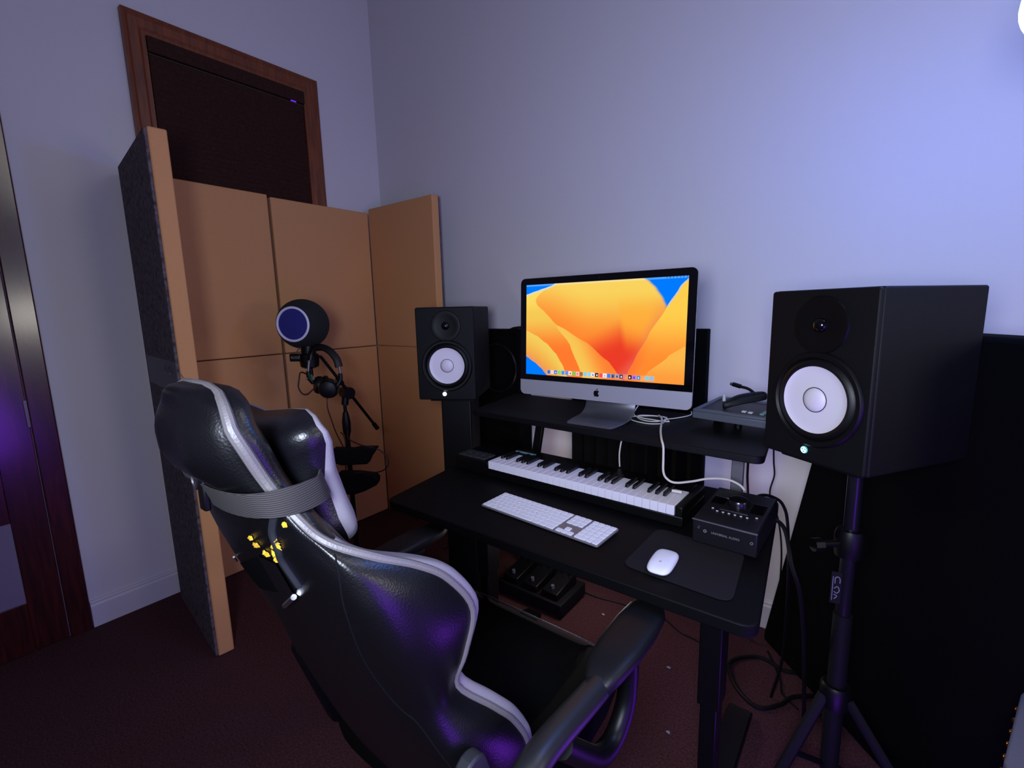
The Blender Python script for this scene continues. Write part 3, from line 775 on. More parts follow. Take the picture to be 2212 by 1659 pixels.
# ------------------------------------------------------------------ dark things behind the desk
pa = thing('floor_speaker', 'tall black floor speaker against the wall left of computer', 'speaker', (.97, -.075, 0))
bm = B(); box(bm, .72, 1.215, -.13, -.02, .0005, 1.245); obj('cabinet', bm, m_case, pa, bevel=.012, bseg=3)
bm = B(); lathe(bm, [(.120, 0), (.124, .006), (.130, .006), (.134, 0)], Matrix.Translation((1.065, -.1295, 1.04)) @ Matrix.Rotation(PI/2, 4, 'X'), 48, False); obj('woofer_rim', bm, m_plast, pa)
bm = B(); prism(bm, [(1.14, -.128, 1.2445), (1.212, -.128, 1.2445), (1.212, -.128, 1.262), (1.18, -.128, 1.258)], (0, .09, 0)); obj('corner_cap', bm, m_rubber, pa)
fp = thing('foam_panel', 'tall black foam panel standing at wall behind the computer', 'acoustic panel', (1.81, -.075, 0))
bm = B(); box(bm, 1.490, 2.122, -.07, -.020, .0005, 1.25); obj('backing', bm, m_case, fp, bevel=.004)
bm = B()
for i in range(10):
    xx = 1.492+i*.0628
    prism(bm, [(xx, -.071, .004), (xx+.0314, -.115, .004), (xx+.0625, -.071, .004)], (0, 0, 1.243))
obj('foam_ridges', bm, m_case, fp, smooth=False)
gc = thing('equipment_case', 'big black cloth case with sloping side behind right studio monitor', 'case', (2.8, -.55, 0))
a0 = Vector((2.392, -.092, 0)); dd = Vector((.680, -.733, 0)); nn = Vector((.733, .680, 0))
pts = [(.0, .0006), (.004, .05), (.285, 1.235), (.305, 1.262), (.33, 1.268), (1.00, 1.258), (1.03, 1.24), (1.03, .0006)]
bm = B(); prism(bm, [a0+dd*s+Vector((0, 0, z)) for s, z in pts], nn*.095); obj('case_body', bm, m_case, gc, bevel=.012, bseg=3)

# grey upholstered seat edge with studs, bottom right corner
us = thing('upholstered_stool', 'grey upholstered stool edge with brass studs, bottom right corner', 'stool', (3.12, -1.02, 0))
st = rounded_poly([(2.893, -1.10), (2.893, -.985), (2.955, -.745), (3.14, -.965), (3.27, -1.10)], .012, 3)
bm = B(); prism(bm, [(p.x, p.y, .50) for p in st], (0, 0, .05)); obj('seat_top', bm, m_uph, us, bevel=.008, bseg=3)
bm = B(); prism(bm, [(p.x+.002, p.y, .12) for p in st], (0, 0, .385)); obj('apron', bm, mat('dark_stool_cloth', (20, 16, 20), .8), us, bevel=.003)
pA, pB = Vector((2.891, -1.02, .492)), Vector((2.9585, -.722, .492))
e0 = Vector((2.893, -.985, .492)); e1 = Vector((2.962, -.715, .492))
for k in range(7):
    p = e0+(e1-e0)*(.02+.15*k)
    bm = B(); sphere(bm, p+Vector((-.001, 0, 0)), .0075, 2, (.7, 1, 1)); obj('stud', bm, m_brass, us)
for x, y in ((2.93, -1.06), (2.96, -.83), (3.18, -1.06), (3.08, -.95)):
    bm = B(); tube(bm, [(x, y, .0), (x, y, .125)], [.015, .022], 10); obj('leg', bm, m_door, us)

# ------------------------------------------------------------------ gaming chair
CX = 1.97
YR = lambda z: -1.58-.362*(z-.475)+max(0, z-1.215)*.34
ch = thing('gaming_chair', 'black leather racing style chair with silver piping, worn at back', 'chair', (CX, -1.33, 0))
#        z     uo    uP    dP    hw   df
TAB = [(.460, .215, .205, .050, .8, .055),
       (.500, .245, .240, .100, 1., .075),
       (.580, .262, .250, .142, 1., .085),
       (.650, .258, .245, .138, 1., .085),
       (.700, .246, .232, .118, 1., .080),
       (.765, .222, .203, .088, 1., .070),
       (.820, .228, .214, .118, 1., .065),
       (.900, .243, .231, .150, 1., .060),
       (.970, .240, .228, .132, 1., .058),
       (1.010, .228, .219, .100, .9, .055),
       (1.043, .208, .202, .056, .6, .052),
       (1.070, .178, .171, .024, .3, .050),
       (1.095, .145, .137, .018, .0, .044),
       (1.140, .116, .107, .016, .0, .040),
       (1.200, .112, .104, .012, .0, .040),
       (1.238, .096, .088, .013, .0, .040),
       (1.255, .070, .062, .018, .0, .038)]
spl = catmull([(r[0], r[1], r[2]) for r in TAB], 5), catmull([(r[3], r[4], r[5]) for r in TAB], 5)
LV = [(a.x, a.y, a.z, b.x, max(0, min(1, b.y)), b.z) for a, b in zip(*spl)]
BUMP = [(0, 0), (1.05, .0), (1.105, .004), (1.128, -.006), (1.15, -.020), (1.175, -.024), (1.20, -.017), (1.24, -.002), (1.3, 0)]
def section(z, uo, uP, dP, hw, df):
    b_ = lerp_table(BUMP, z)[1]
    mixv = lambda h, w: (h[0]*(1-hw)+w[0]*hw, h[1]*(1-hw)+w[1]*hw)
    R_ = [(0, -.012+b_), (.45*uo, -.010+b_), (.80*uo, b_*.6),
          mixv((uo-.008, .006), (uo-.012, .018)),
          mixv((uo, .012), (uo, .42*dP+.012)),
          (uP+.004, dP),
          mixv((uo, .030), (uP-.010, dP+.022)),
          mixv((uo-.012, .044), (uP-.045, dP+.010)),
          mixv((.72*uo, df+.006), (.70*uo, df+.004)),
          (.40*uo, df), (0, df)]
    return R_
def sec_pts(lv, n=3):
    s = section(*lv); z = lv[0]
    full = s + [(-u, d) for u, d in s[-2:0:-1]]
    c = catmull([(CX+u, YR(z)+d, z) for u, d in full], n, True)
    return c
bm = B()
rings = [sec_pts(l) for l in LV]
def shrink(r, k, dz):
    c = sum(r, Vector())/len(r); return [c+(p-c)*k+Vector((0, -dz*.36, dz)) for p in r]
rings = [shrink(rings[0], .55, -.022), shrink(rings[0], .86, -.014)] + rings + [shrink(rings[-1], .82, .006), shrink(rings[-1], .45, .010)]
loft(bm, rings)
bmesh.ops.recalc_face_normals(bm, faces=bm.faces)
BV = BVHTree.FromBMesh(bm)
obj('backrest', bm, m_leather, ch, angle=80)
def snap(p, off=.001):
    q, n, i, d = BV.find_nearest(Vector(p)); return q+n*off
# side panels (bluish leather) from piping forward on the headrest, and pale fabric lining of the wings
def strip(i0, i1, z0, z1, name, m_, off=.0022, n=3):
    for sgn in (1, -1):
        bm = B(); rr_ = []
        for l in LV:
            if z0 <= l[0] <= z1:
                s = section(*l); cc = catmull([(u, d, 0) for u, d in s], 6)
                seg = cc[i0*6:i1*6+1]
                rr_.append([snap((CX+sgn*c.x, YR(l[0])+c.y, l[0]), off) for c in seg])
        loft(bm, rr_, False, False); obj(name, bm, m_, ch, angle=80)
strip(5, 7, .55, 1.072, 'wing_lining', m_fab)
# piping : one tube up the right edge, over the top and down the left
right = []
for l in LV:
    if l[0] >= .49: right.append((l[0], l[2]+.004, l[3]))
for sgn, nm in ((1, 'piping'), (-1, 'piping')):
    pts = [Vector((CX+sgn*u, YR(z)+d, z)) for z, u, d in right]
    top = [Vector((CX+sgn*.04, YR(1.262)+.018, 1.262)), Vector((CX, YR(1.264)+.018, 1.2635))]
    allp = pts+top
    bm = B(); tube(bm, allp, [(.0054+.0024*max(0, min(1, (p.z-1.02)/.1))*max(0, min(1, (1.27-p.z)/.05))) for p in allp], 10); obj(nm, bm, m_pipe, ch)
# stitched seam on the outer side
bm = B(); sp_ = catmull([(2.160, -1.772, 1.060), (2.166, -1.773, 1.049), (2.167, -1.772, 1.025), (2.156, -1.760, .971), (2.142, -1.740, .905), (2.138, -1.722, .858), (2.143, -1.706, .818), (2.154, -1.688, .780), (2.170, -1.674, .755), (2.197, -1.648, .687), (2.225, -1.62, .62)], 10)
tube(bm, [snap(p, .0002) for p in sp_], .0011, 6); obj('side_seam', bm, mat('seam_thread', (14, 14, 18), .9, spec=.1), ch)
# rear openings, flap, bars, worn yellow foam
def rear_patch(quad, name, m_, off=.0012, par=None):
    bm = B(); N = 6
    a, b_, c, d = [Vector(q) for q in quad]
    g_ = [[snap(a*(1-s)*(1-t)+b_*s*(1-t)+c*s*t+d*(1-s)*t, off) for s in (k/N for k in range(N+1))] for t in (k/N for k in range(N+1))]
    loft(bm, g_, False, False); return obj(name, bm, m_, par or ch)
op = rear_patch([(1.775, -1.74, .905), (1.985, -1.786, 1.010), (2.030, -1.766, .955), (1.846, -1.737, .882)], 'harness_opening', m_slot)
fl = rear_patch([(1.989, -1.787, 1.013), (2.047, -1.789, 1.022), (2.045, -1.767, .962), (1.975, -1.751, .912)], 'harness_flap', m_leather2, .004)
bm = B(); tube(bm, [snap((1.975, -1.750, .911), .005), snap((2.044, -1.767, .961), .005)], .0042, 8); obj('flap_bar', bm, m_metal, fl)
bm = B(); tube(bm, [snap((1.764, -1.737, .905), .004), snap((1.80, -1.745, .935), .004)], .0018, 8); obj('opening_bar', bm, m_alu, op)
bm = B(); tube(bm, [snap(p, .0) for p in catmull([(2.085, -1.806, 1.10), (2.074, -1.804, 1.077), (2.073, -1.798, 1.052), (2.067, -1.791, 1.030), (2.075, -1.78, .99)], 8)], .006, 8); obj('rear_trim', bm, mat('dark_grey_vinyl', (36, 38, 42), .45), ch)
def blot(c, r, seed, sx=1., ang=0.):
    rn = random.Random(seed); bm = B()
    c = Vector(c); u = Vector((math.cos(ang), 0, math.sin(ang))); v = Vector((-math.sin(ang), 0, math.cos(ang)))
    rim = []
    for k in range(22):
        a = 2*PI*k/22; q = r*(.55+.6*rn.random())
        rim.append(c+u*math.cos(a)*q*sx+v*math.sin(a)*q)
    cen = bm.verts.new(snap(c, .004)); inner = [bm.verts.new(snap(c+(p-c)*.55, .0035+.0015*rn.random())) for p in rim]; outer = [bm.verts.new(snap(p, .0012)) for p in rim]
    for k in range(22):
        n = (k+1) % 22
        bm.faces.new((cen, inner[k], inner[n])); bm.faces.new((inner[k], outer[k], outer[n], inner[n]))
    obj('worn_patch', bm, m_yellow, ch, label='yellow foam showing through torn leather')
for n_b, (c, r, sx, an) in enumerate((((2.105, -1.806, 1.094), .0045, 1.2, .2), ((2.000, -1.80, 1.047), .0045, 1.8, .5), ((2.004, -1.796, 1.036), .0055, 2.2, .3), ((2.026, -1.795, 1.028), .006, 1.9, .1),
                     ((2.074, -1.801, 1.062), .0080, 1.5, -.9), ((2.068, -1.80, 1.054), .0060, 1.4, -.3), ((2.060, -1.795, 1.038), .0085, 1.3, -.5), ((2.052, -1.792, 1.028), .0060, 1.2, .3))):
    blot(c, r, 11+n_b, sx, an)
# seat cushion with raised side bolsters
bm = B()
def seat_ring(y, w, zt_, zb_, bol):
    half = [(0, zb_), (w*.8, zb_), (w, zb_+.03), (w+.004, zt_+bol*.4), (w-.025, zt_+bol), (w-.07, zt_+bol*.5), (w-.10, zt_), (0, zt_)]
    full = half+[(-u, z) for u, z in half[-2:0:-1]]
    return catmull([(CX+u, y, z) for u, z in full], 3, True)
rings = [seat_ring(-1.575, .20, .455, .40, .01), seat_ring(-1.56, .235, .478, .385, .03), seat_ring(-1.45, .262, .482, .380, .055), seat_ring(-1.30, .266, .488, .380, .045), seat_ring(-1.18, .262, .494, .380, .028), seat_ring(-1.11, .252, .497, .388, .014), seat_ring(-1.085, .236, .488, .400, .006), seat_ring(-1.072, .20, .470, .420, .0)]
loft(bm, rings); obj('seat', bm, m_seat, ch, angle=80)
bm = B(); tube(bm, catmull([(CX-.235, -1.13, .500), (CX-.20, -1.092, .4975), (CX, -1.088, .4985), (CX+.20, -1.092, .4975), (CX+.235, -1.13, .500)], 6), .0032, 6); obj('seat_piping', bm, mat('dark_piping', (44, 44, 50), .5), ch)
# hinge covers, armrests, base
for s in (1, -1):
    Mh = Matrix.Translation((CX+s*(.262 if s > 0 else .200), -1.60, .575)) @ Matrix.Rotation(.30, 4, 'X')
    bm = B(); prism(bm, [Mh @ Vector((-.012, y, z)) for y, z in rrect(0, 0, .055, .26, .027, 5)], (.024, 0, 0)); obj('hinge_cover', bm, m_greyd if s > 0 else m_plast, ch, bevel=.004)
    xa = CX+s*.338; ro = 0 if s > 0 else .085
    bm = B(); rr_ = []
    padp = [(-1.385, .010, .008), (-1.378, .024, .014), (-1.35, .036, .017), (-1.28, .044, .018), (-1.20, .045, .018), (-1.14, .040, .017), (-1.112, .028, .014), (-1.104, .012, .008)]
    for y, w, h in padp:
        rr_.append(catmull([(xa+u*w, y, .683+v*h+(-.012 if y < -1.36 else 0)) for u, v in ((0, -1), (.8, -.9), (1, 0), (.85, .85), (0, 1), (-.85, .85), (-1, 0), (-.8, -.9))], 3, True))
    loft(bm, rr_); obj('arm_pad', bm, m_blackmat if False else mat('arm_pad_vinyl', (10, 10, 13), .5, spec=.3), ch, angle=80)
    bm = B()
    tube(bm, catmull([(xa, -1.20, .655), (xa, -1.30, .660), (xa, -1.42, .672), (xa, -1.53+ro, .686), (xa, -1.585+ro, .684), (xa-s*.006, -1.612+ro, .655), (xa-s*.03, -1.595+ro, .57), (xa-s*.055, -1.55+ro, .47), (xa-s*.06, -1.50+ro, .41)], 6), .024, 10, sx=.95, up=(1, 0, 0))
    arm = obj('arm_frame', bm, mat('arm_plastic', (25, 25, 28), .42), ch, angle=60)
    bm = B()
    tube(bm, catmull([(xa, -1.235, .662), (xa, -1.236, .60), (xa, -1.252, .535), (xa-s*.004, -1.30, .492), (xa-s*.006, -1.36, .505), (xa-s*.004, -1.43, .575), (xa, -1.50, .655)], 6), .021, 10, up=(1, 0, 0))
    obj('arm_loop', bm, m_plast, ch, angle=60)
    bm = B(); tube(bm, catmull([(xa-s*.006, -1.35, .495), (xa-s*.03, -1.36, .44), (xa-s*.09, -1.36, .395)], 5), .019, 10); obj('arm_bracket', bm, m_plast, ch)
bm = B(); box(bm, CX-.13, CX+.13, -1.50, -1.18, .335, .382); obj('seat_plate', bm, m_plast, ch, bevel=.004)
bm = B(); tube(bm, [(CX, -1.33, .10), (CX, -1.33, .22)], .030, 20); tube(bm, [(CX, -1.33, .22), (CX, -1.33, .336)], .018, 20); obj('gas_lift', bm, m_plast, ch)
bm = B(); lathe(bm, [(0, 0), (.05, 0), (.05, .06), (.035, .075), (0, .075)], Matrix.Translation((CX, -1.33, .075)), 24)
obj('base_hub', bm, m_plast, ch)
for k in range(5):
    a = math.radians(54+72*k); d = Vector((math.cos(a), math.sin(a), 0)); c = Vector((CX, -1.33, 0))
    bm = B(); tube(bm, [c+d*.03+Vector((0, 0, .115)), c+d*.31+Vector((0, 0, .075))], [.030, .020], 8, sx=.8); l = obj('base_leg', bm, m_plast, ch)
    s_ = Vector((-d.y, d.x, 0))
    bm = B()
    for q in (-1, 1): tube(bm, [c+d*.315+s_*q*.008+Vector((0, 0, .028)), c+d*.315+s_*q*.028+Vector((0, 0, .028))], .0275, 20)
    tube(bm, [c+d*.31+Vector((0, 0, .03)), c+d*.31+Vector((0, 0, .075))], .008, 8)
    obj('caster', bm, m_rubber, l)

# head pillow strapped on the chair
pl = thing('head_pillow', 'black leather head pillow with grey fabric front strapped to chair', 'pillow', (1.925, -1.70, 1.12))
PC = Vector((1.912, -1.720, 1.117)); tl = math.radians(9)
MP = Matrix.Translation(PC) @ Matrix.Rotation(tl, 4, 'X')
hx, hy, hz = .172, .050, .102
def pill(front):
    bm = B(); N = 28; rows_ = []
    for j in range(15):
        t = j/14        # 0 centre seam plane .. 1 pole
        a = t*PI/2
        ring_ = []
        for k in range(N):
            b_ = 2*PI*k/N; c_, s_ = math.cos(b_), math.sin(b_)
            e = .42
            x = math.copysign(abs(c_)**e, c_); z_ = math.copysign(abs(s_)**e, s_)
            cr = 1-.10*abs(x*z_)**4*0
            rad = math.cos(a)**(.62 if front else .42)
            y_ = math.sin(a)**.8
            pinch = 1+.17*x*x*z_*z_-.13*(1-abs(z_))*abs(x)**6-.20*(1-abs(x)**2)*abs(z_)**6*(z_ > 0)-.07*(1-abs(x))*abs(z_)**6*(z_ < 0)
            wav = .004*math.sin(7*b_)*(1-t)
            yy = y_*(.046*(1-.55*max(0, z_)) if front else -hy)*(1+.15*(1-abs(c_)))+wav+.012*(1-abs(x)**3)*max(0, z_)*(1-t)
            ring_.append(MP @ Vector((x*hx*rad*pinch, yy, z_*hz*rad*pinch+.004*math.sin(5*b_+1)*(1-t))))
        rows_.append(ring_)
    loft(bm, rows_, True, False)
    bmesh.ops.contextual_create(bm, geom=[v for v in bm.verts if (v.co-(rows_[-1][0])).length < 0])
    return bm
lc = obj('leather_cover', pill(False), m_leather2, pl, angle=80)
ff = obj('fabric_front', pill(True), m_fab, pl, angle=80)
def ribbon(bm, pts, w, th, ups=None):
    n = len(pts); rings_ = []
    for i, p in enumerate(pts):
        t = (pts[min(i+1, n-1)]-pts[max(i-1, 0)]).normalized()
        u = (ups[i] if ups else Vector((0, -.34, .94))); u = (u-t*u.dot(t)).normalized(); s_ = t.cross(u)
        rings_.append([p+u*w/2+s_*th/2, p+u*w/2-s_*th/2, p-u*w/2-s_*th/2, p-u*w/2+s_*th/2])
    loft(bm, rings_); return bm
sp = catmull([(1.936, -1.825, 1.104), (1.981, -1.829, 1.108), (2.029, -1.832, 1.115), (2.066, -1.830, 1.120), (2.094, -1.823, 1.124), (2.108, -1.806, 1.125), (2.108, -1.780, 1.123), (2.094, -1.745, 1.120), (2.070, -1.725, 1.120)], 6)
bm = B(); ribbon(bm, sp, .036, .0022); obj('elastic_strap', bm, m_strap, pl)
sp = catmull([(1.918, -1.830, 1.124), (1.891, -1.828, 1.126), (1.840, -1.825, 1.124), (1.800, -1.81, 1.120), (1.778, -1.78, 1.119), (1.782, -1.75, 1.12), (1.800, -1.725, 1.12)], 6)
bm = B(); ribbon(bm, sp, .030, .0022); obj('elastic_strap', bm, m_strap, pl)
bm = B(); box(bm, 1.922, 1.942, -1.832, -1.823, 1.080, 1.128); bk = obj('buckle', bm, m_plast, pl, bevel=.003)
bm = B(); tube(bm, catmull([(1.930, -1.833, 1.130), (1.919, -1.834, 1.138), (1.908, -1.832, 1.132), (1.908, -1.831, 1.116), (1.920, -1.831, 1.110)], 5, True), .0022, 6, True); obj('buckle_ring', bm, m_metal, bk)

# ------------------------------------------------------------------ microphone on boom stand
px_, py_ = .600, -.760
mstd = thing('microphone_stand', 'black boom microphone stand in front of the tan screen', 'microphone stand', (px_, py_, 0))
bm = B(); tube(bm, [(px_, py_, .05), (px_, py_, .80)], .0125, 14); obj('lower_pole', bm, m_plast, mstd)
bm = B(); tube(bm, [(px_, py_, .78), (px_, py_, .965)], .0085, 12); obj('upper_pole', bm, m_plast, mstd)
bm = B(); lathe(bm, [(.0, 0), (.014, 0), (.020, .02), (.021, .07), (.016, .10), (.012, .12), (0, .12)], Matrix.Translation((px_, py_, .745)), 20); obj('height_clutch', bm, m_rubber, mstd)
bm = B(); lathe(bm, [(0, 0), (.022, 0), (.024, .05), (.018, .07), (0, .07)], Matrix.Translation((px_, py_, .05)), 20); obj('leg_hub', bm, m_plast, mstd)
bd0, bd1 = Vector((.592, -.574, .739)), Vector((.590, -.858, 1.148))
bdir = (bd1-bd0).normalized(); jn = bd0+bdir*((.735-.574)/1)*0+(Vector((.585, -.729, .963))-bd0)*1.0
bm = B(); tube(bm, [bd0, bd1], .0075, 12); boom = obj('boom_arm', bm, m_plast, mstd)
bm = B(); tube(bm, [bd0-bdir*.002, bd0+bdir*.035], .0115, 12); obj('boom_end', bm, m_rubber, boom)
bm = B(); tube(bm, [Vector((.565, -.735, .958)), Vector((.622, -.742, .958))], .030, 18); tube(bm, [Vector((px_, py_, .90)), Vector((px_, py_+.012, .965))], .017, 12); obj('boom_clutch', bm, m_plast, mstd)
bm = B(); tube(bm, [bd0+bdir*.325, bd0+bdir*.365], .0125, 12); obj('boom_collar', bm, m_rubber, boom)
for a in (-5, 115, 235):
    a = math.radians(a+40); d = Vector((math.cos(a), math.sin(a), 0)); c = Vector((px_, py_, 0))
    bm = B(); tube(bm, [c+Vector((0, 0, .085)), c+d*.30+Vector((0, 0, .012))], .008, 8); l = obj('leg', bm, m_plast, mstd)
    bm = B(); tube(bm, [c+d*.27+Vector((0, 0, .0195)), c+d*.305+Vector((0, 0, .0115))], .0115, 10); obj('leg_tip', bm, m_rubber, l)
# accessory holders clamped to the pole
for nm, lab, pts, th in (('accessory_tray', 'upper black accessory holder clamped to the microphone stand', [(.560, .0, .628), (.560, .0, .70), (.66, .0, .695), (.700, .0, .702), (.790, 0, .700), (.770, 0, .672), (.755, 0, .655), (.735, 0, .618), (.60, 0, .615)], .05),
                     ('accessory_tray', 'lower black accessory holder clamped to the microphone stand', [(.575, 0, .47), (.575, 0, .575), (.68, 0, .572), (.765, 0, .560), (.782, 0, .54), (.775, 0, .510), (.71, 0, .48), (.65, 0, .462)], .06)):
    cz = sum(p[2] for p in pts)/len(pts)
    t = thing(nm, lab, 'tray', (px_+.03, py_+.03, cz), 0)
    dr_ = Vector((.79, .61, 0)); org = Vector((px_, py_, 0))
    bm = B(); prism(bm, [org+dr_*(p[0]-px_)*.95+Vector((.045, -.075, p[2])) for p in pts], Vector((-.61, .79, 0))*th); obj('holder', bm, m_blackmat, t, bevel=.006)
    bm = B(); tube(bm, [(px_, py_, cz-.014), (px_, py_, cz+.014)], .021, 14); tube(bm, [(px_, py_, cz), (px_+.03, py_-.04, cz)], .009, 8); obj('clamp', bm, m_plast, t)

# microphone with foam ball filter
mcn = thing('microphone', 'microphone inside black ball filter with dark blue round front', 'microphone', (.555, -.90, 1.14))
bc = Vector((.526, -.896, 1.304)); nrm = Vector((.52, -.854, .02)).normalized(); Rb = .116
MB_ = axis(bc, nrm)
bm = B()
prof = []
for k in range(25):
    a = PI-(PI-math.asin(.080/Rb))*k/24
    prof.append((Rb*math.sin(a), Rb*math.cos(a)))
prof += [(.066, .0835), (.064, .074), (0, .073)]
lathe(bm, prof, MB_, 48, False); obj('ball_filter', bm, m_open, mcn, angle=60)
bm = B(); lathe(bm, [(.070, .078), (.079, .083), (.0800, .0875), (.0755, .0905), (.0705, .0895), (.0690, .084)], MB_, 56, False); obj('filter_ring', bm, m_ring, mcn)
bm = B(); lathe(bm, [(.0705, .0845), (.05, .087), (.02, .0885), (0, .089)], MB_, 48, False); obj('blue_mesh', bm, m_blue, mcn)
bm = B(); lathe(bm, [(0, 0), (.024, 0), (.040, .008), (.043, .03), (.043, .064), (.033, .070), (.033, .105), (0, .11)], Matrix.Translation((.560, -.900, 1.098)), 28); obj('body', bm, m_plast, mcn)
bm = B(); tube(bm, [(.562, -.900, 1.06), (.561, -.900, 1.10)], .011, 14); obj('connector', bm, m_plast, mcn)
bm = B()
tube(bm, [(.560+.036*math.cos(a), -.900+.036*math.sin(a), 1.150) for a in (2*PI*k/28 for k in range(28))], .005, 6, True)
tube(bm, catmull([(.585, -.872, 1.150), (.592, -.862, 1.150), (.590, -.858, 1.148)], 4), .007, 8); obj('shock_mount', bm, m_plast, mcn)
cd = Vector((.878, -.477, 0)); cr_ = Vector((.48, .876, 0)); 
# label box, facing the room
lb = Vector((.548, -.958, 1.153)); fx = Vector((.79, .61, 0)).normalized(); fy = Vector((.61, -.79, 0)).normalized()
ML_ = Matrix(((fx.x, -fy.x, 0, lb.x), (fx.y, -fy.y, 0, lb.y), (0, 0, 1, lb.z), (0, 0, 0, 1)))
bm = B(); box(bm, -.026, .024, -.010, .012, -.018, .018); bm.transform(ML_); bx_ = obj('label_box', bm, m_plast, mcn, bevel=.004)
obj('lettering', text_bm('RODE', .0155, ML_ @ Matrix.Translation((.002, -.0103, .0)) @ Matrix.Rotation(PI/2, 4, 'X')), m_label, bx_, smooth=False)
bm = B(); tube(bm, catmull([(.560, -.925, 1.205), (.545, -.945, 1.185), (.540, -.955, 1.165)], 4), .0025, 6); obj('lead', bm, m_rcable, mcn)
bm = B(); tube(bm, catmull([(.562, -.91, 1.065), (.575, -.955, 1.085), (.583, -.972, 1.05), (.588, -.980, 1.02), (.605, -.975, .992), (.626, -.962, .988), (.640, -.945, 1.005), (.640, -.92, 1.02)], 6), .0035, 8)
tag(obj('microphone_cable', bm, m_rcable, loc=(.56, -.91, 1.06)), 'thin dark red cable looping below microphone', 'cable')

# headphones hung on the boom
hp = thing('headphones', 'black over-ear headphones hanging below the microphone', 'headphones', (.69, -.90, 1.03))
bandp = catmull([(.606, -.927, 1.14), (.612, -.918, 1.175), (.630, -.905, 1.196), (.655, -.89, 1.199), (.690, -.872, 1.182), (.718, -.858, 1.145), (.730, -.855, 1.108)], 6)
bm = B(); tube(bm, bandp, .017, 10, sx=.6, up=(1, 0, 0)); obj('headband', bm, m_rubber, hp)
bm = B(); tube(bm, [(.730, -.855, 1.112), (.738, -.856, 1.070)], .0055, 8); obj('slider', bm, m_alu, hp)
bm = B(); tube(bm, [(.606, -.927, 1.142), (.610, -.94, 1.085)], .0055, 8); obj('slider', bm, m_alu, hp)
bm = B(); tube(bm, catmull([(.737, -.857, 1.078), (.742, -.862, 1.05), (.742, -.885, 1.02)], 4), .010, 8); obj('yoke', bm, m_plast, hp)
bm = B(); tube(bm, catmull([(.609, -.938, 1.09), (.615, -.94, 1.06), (.63, -.93, 1.035)], 4), .010, 8); yk = obj('yoke', bm, m_plast, hp)
bm = B(); sphere(bm, (.617, -.952, 1.058), .0055, 2); obj('yoke_screw', bm, m_metal, yk)
bm = B(); box(bm, -.010, .010, -.004, .004, -.015, .015, Matrix.Translation((.648, -.948, 1.065))); obj('green_tab', bm, m_green, hp, bevel=.003)
for c, d in (((.655, -.912, 1.026), (-.3, -.9, .15)), ((.725, -.915, 1.014), (.75, -.66, .0))):
    Mc = axis(Vector(c), d)
    bm = B(); lathe(bm, [(0, -.012), (.034, -.012), (.041, -.004), (.041, .010), (.035, .022), (.016, .027), (0, .027)], Mc, 32); cup = obj('ear_cup', bm, m_plast, hp)
    bm = B(); lathe(bm, [(.018, -.034), (.034, -.036), (.045, -.028), (.045, -.016), (.037, -.010), (.018, -.012), (.018, -.034)], Mc, 32, False); obj('ear_pad', bm, m_rubber, cup)
bm = B(); tube(bm, catmull([(.716, -.918, .978), (.717, -.922, .93), (.712, -.905, .868), (.70, -.88, .80), (.670, -.835, .725), (.655, -.82, .70)], 6), .0028, 6)
tag(obj('headphone_cable', bm, m_rcable, loc=(.716, -.918, .978)), 'thin dark red cable hanging straight down from headphones', 'cable')
bm = B(); tube(bm, catmull([(.592, -.79, .765), (.616, -.792, .756), (.633, -.795, .725), (.637, -.80, .68), (.632, -.80, .62), (.625, -.80, .58)], 6), .0032, 6)
tag(obj('pole_cable', bm, m_rcable, loc=(.6, -.79, .7)), 'thin cable running down along the microphone stand pole', 'cable')
bm = B(); tube(bm, catmull([(.625, -.775, .775), (.66, -.79, .742), (.715, -.765, .715), (.788, -.716, .690), (.826, -.694, .645), (.824, -.704, .602), (.79, -.734, .581), (.74, -.775, .586), (.71, -.80, .578)], 6), .0032, 6)
tag(obj('loop_cable', bm, m_rcable, loc=(.72, -.76, .62)), 'dark red cable making a wide loop right of microphone stand', 'cable')

# ------------------------------------------------------------------ floor equipment under the desk and loose cables
fpd = thing('pedal_board', 'black pedal board on the carpet under the desk', 'pedal board', (1.49, -.37, 0))
bm = B(); prism(bm, [(1.32, -.475, .012), (1.67, -.475, .012), (1.67, -.255, .012), (1.32, -.255, .012)], (0, 0, .06)); obj('board', bm, m_blackmat, fpd, bevel=.006)
for x in (1.34, 1.45, 1.56):
    bm = B(); prism(bm, [(x, -.46, .073), (x, -.29, .073), (x, -.29, .128), (x, -.46, .105)], (.082, 0, 0)); pdl = obj('pedal', bm, m_plast, fpd, bevel=.004)
    bm = B(); tube(bm, [(x+.041, -.43, .106), (x+.041, -.432, .124)], .008, 10); obj('foot_switch', bm, m_leg, pdl)
    bm = B(); tube(bm, [(x+.022, -.32, .120), (x+.022, -.322, .137)], .007, 10); tube(bm, [(x+.060, -.32, .120), (x+.060, -.322, .137)], .007, 10); obj('pedal_knob', bm, m_rubber, pdl)
for sx in (1.34, 1.65):
    bm = B(); box(bm, sx-.012, sx+.012, -.465, -.265, .0005, .0125); obj('foot', bm, m_rubber, fpd)
ks = thing('folding_stand', 'black folding cross-legged stand below the desk', 'stand', (1.42, -.19, 0))
for x0_, x1_, y in ((1.28, 1.42, -.205), (1.42, 1.28, -.165), (1.52, 1.40, -.185)):
    bm = B(); tube(bm, [(x0_, y, .022), (x1_, y, .62)], .0155, 8); obj('leg', bm, m_plast, ks)
bm = B(); tube(bm, [(1.24, -.185, .62), (1.46, -.185, .62)], .017, 8); obj('top_bar', bm, m_plast, ks)
bm = B(); tube(bm, [(1.24, -.185, .018), (1.56, -.185, .018)], .0175, 8); obj('foot_bar', bm, m_plast, ks)
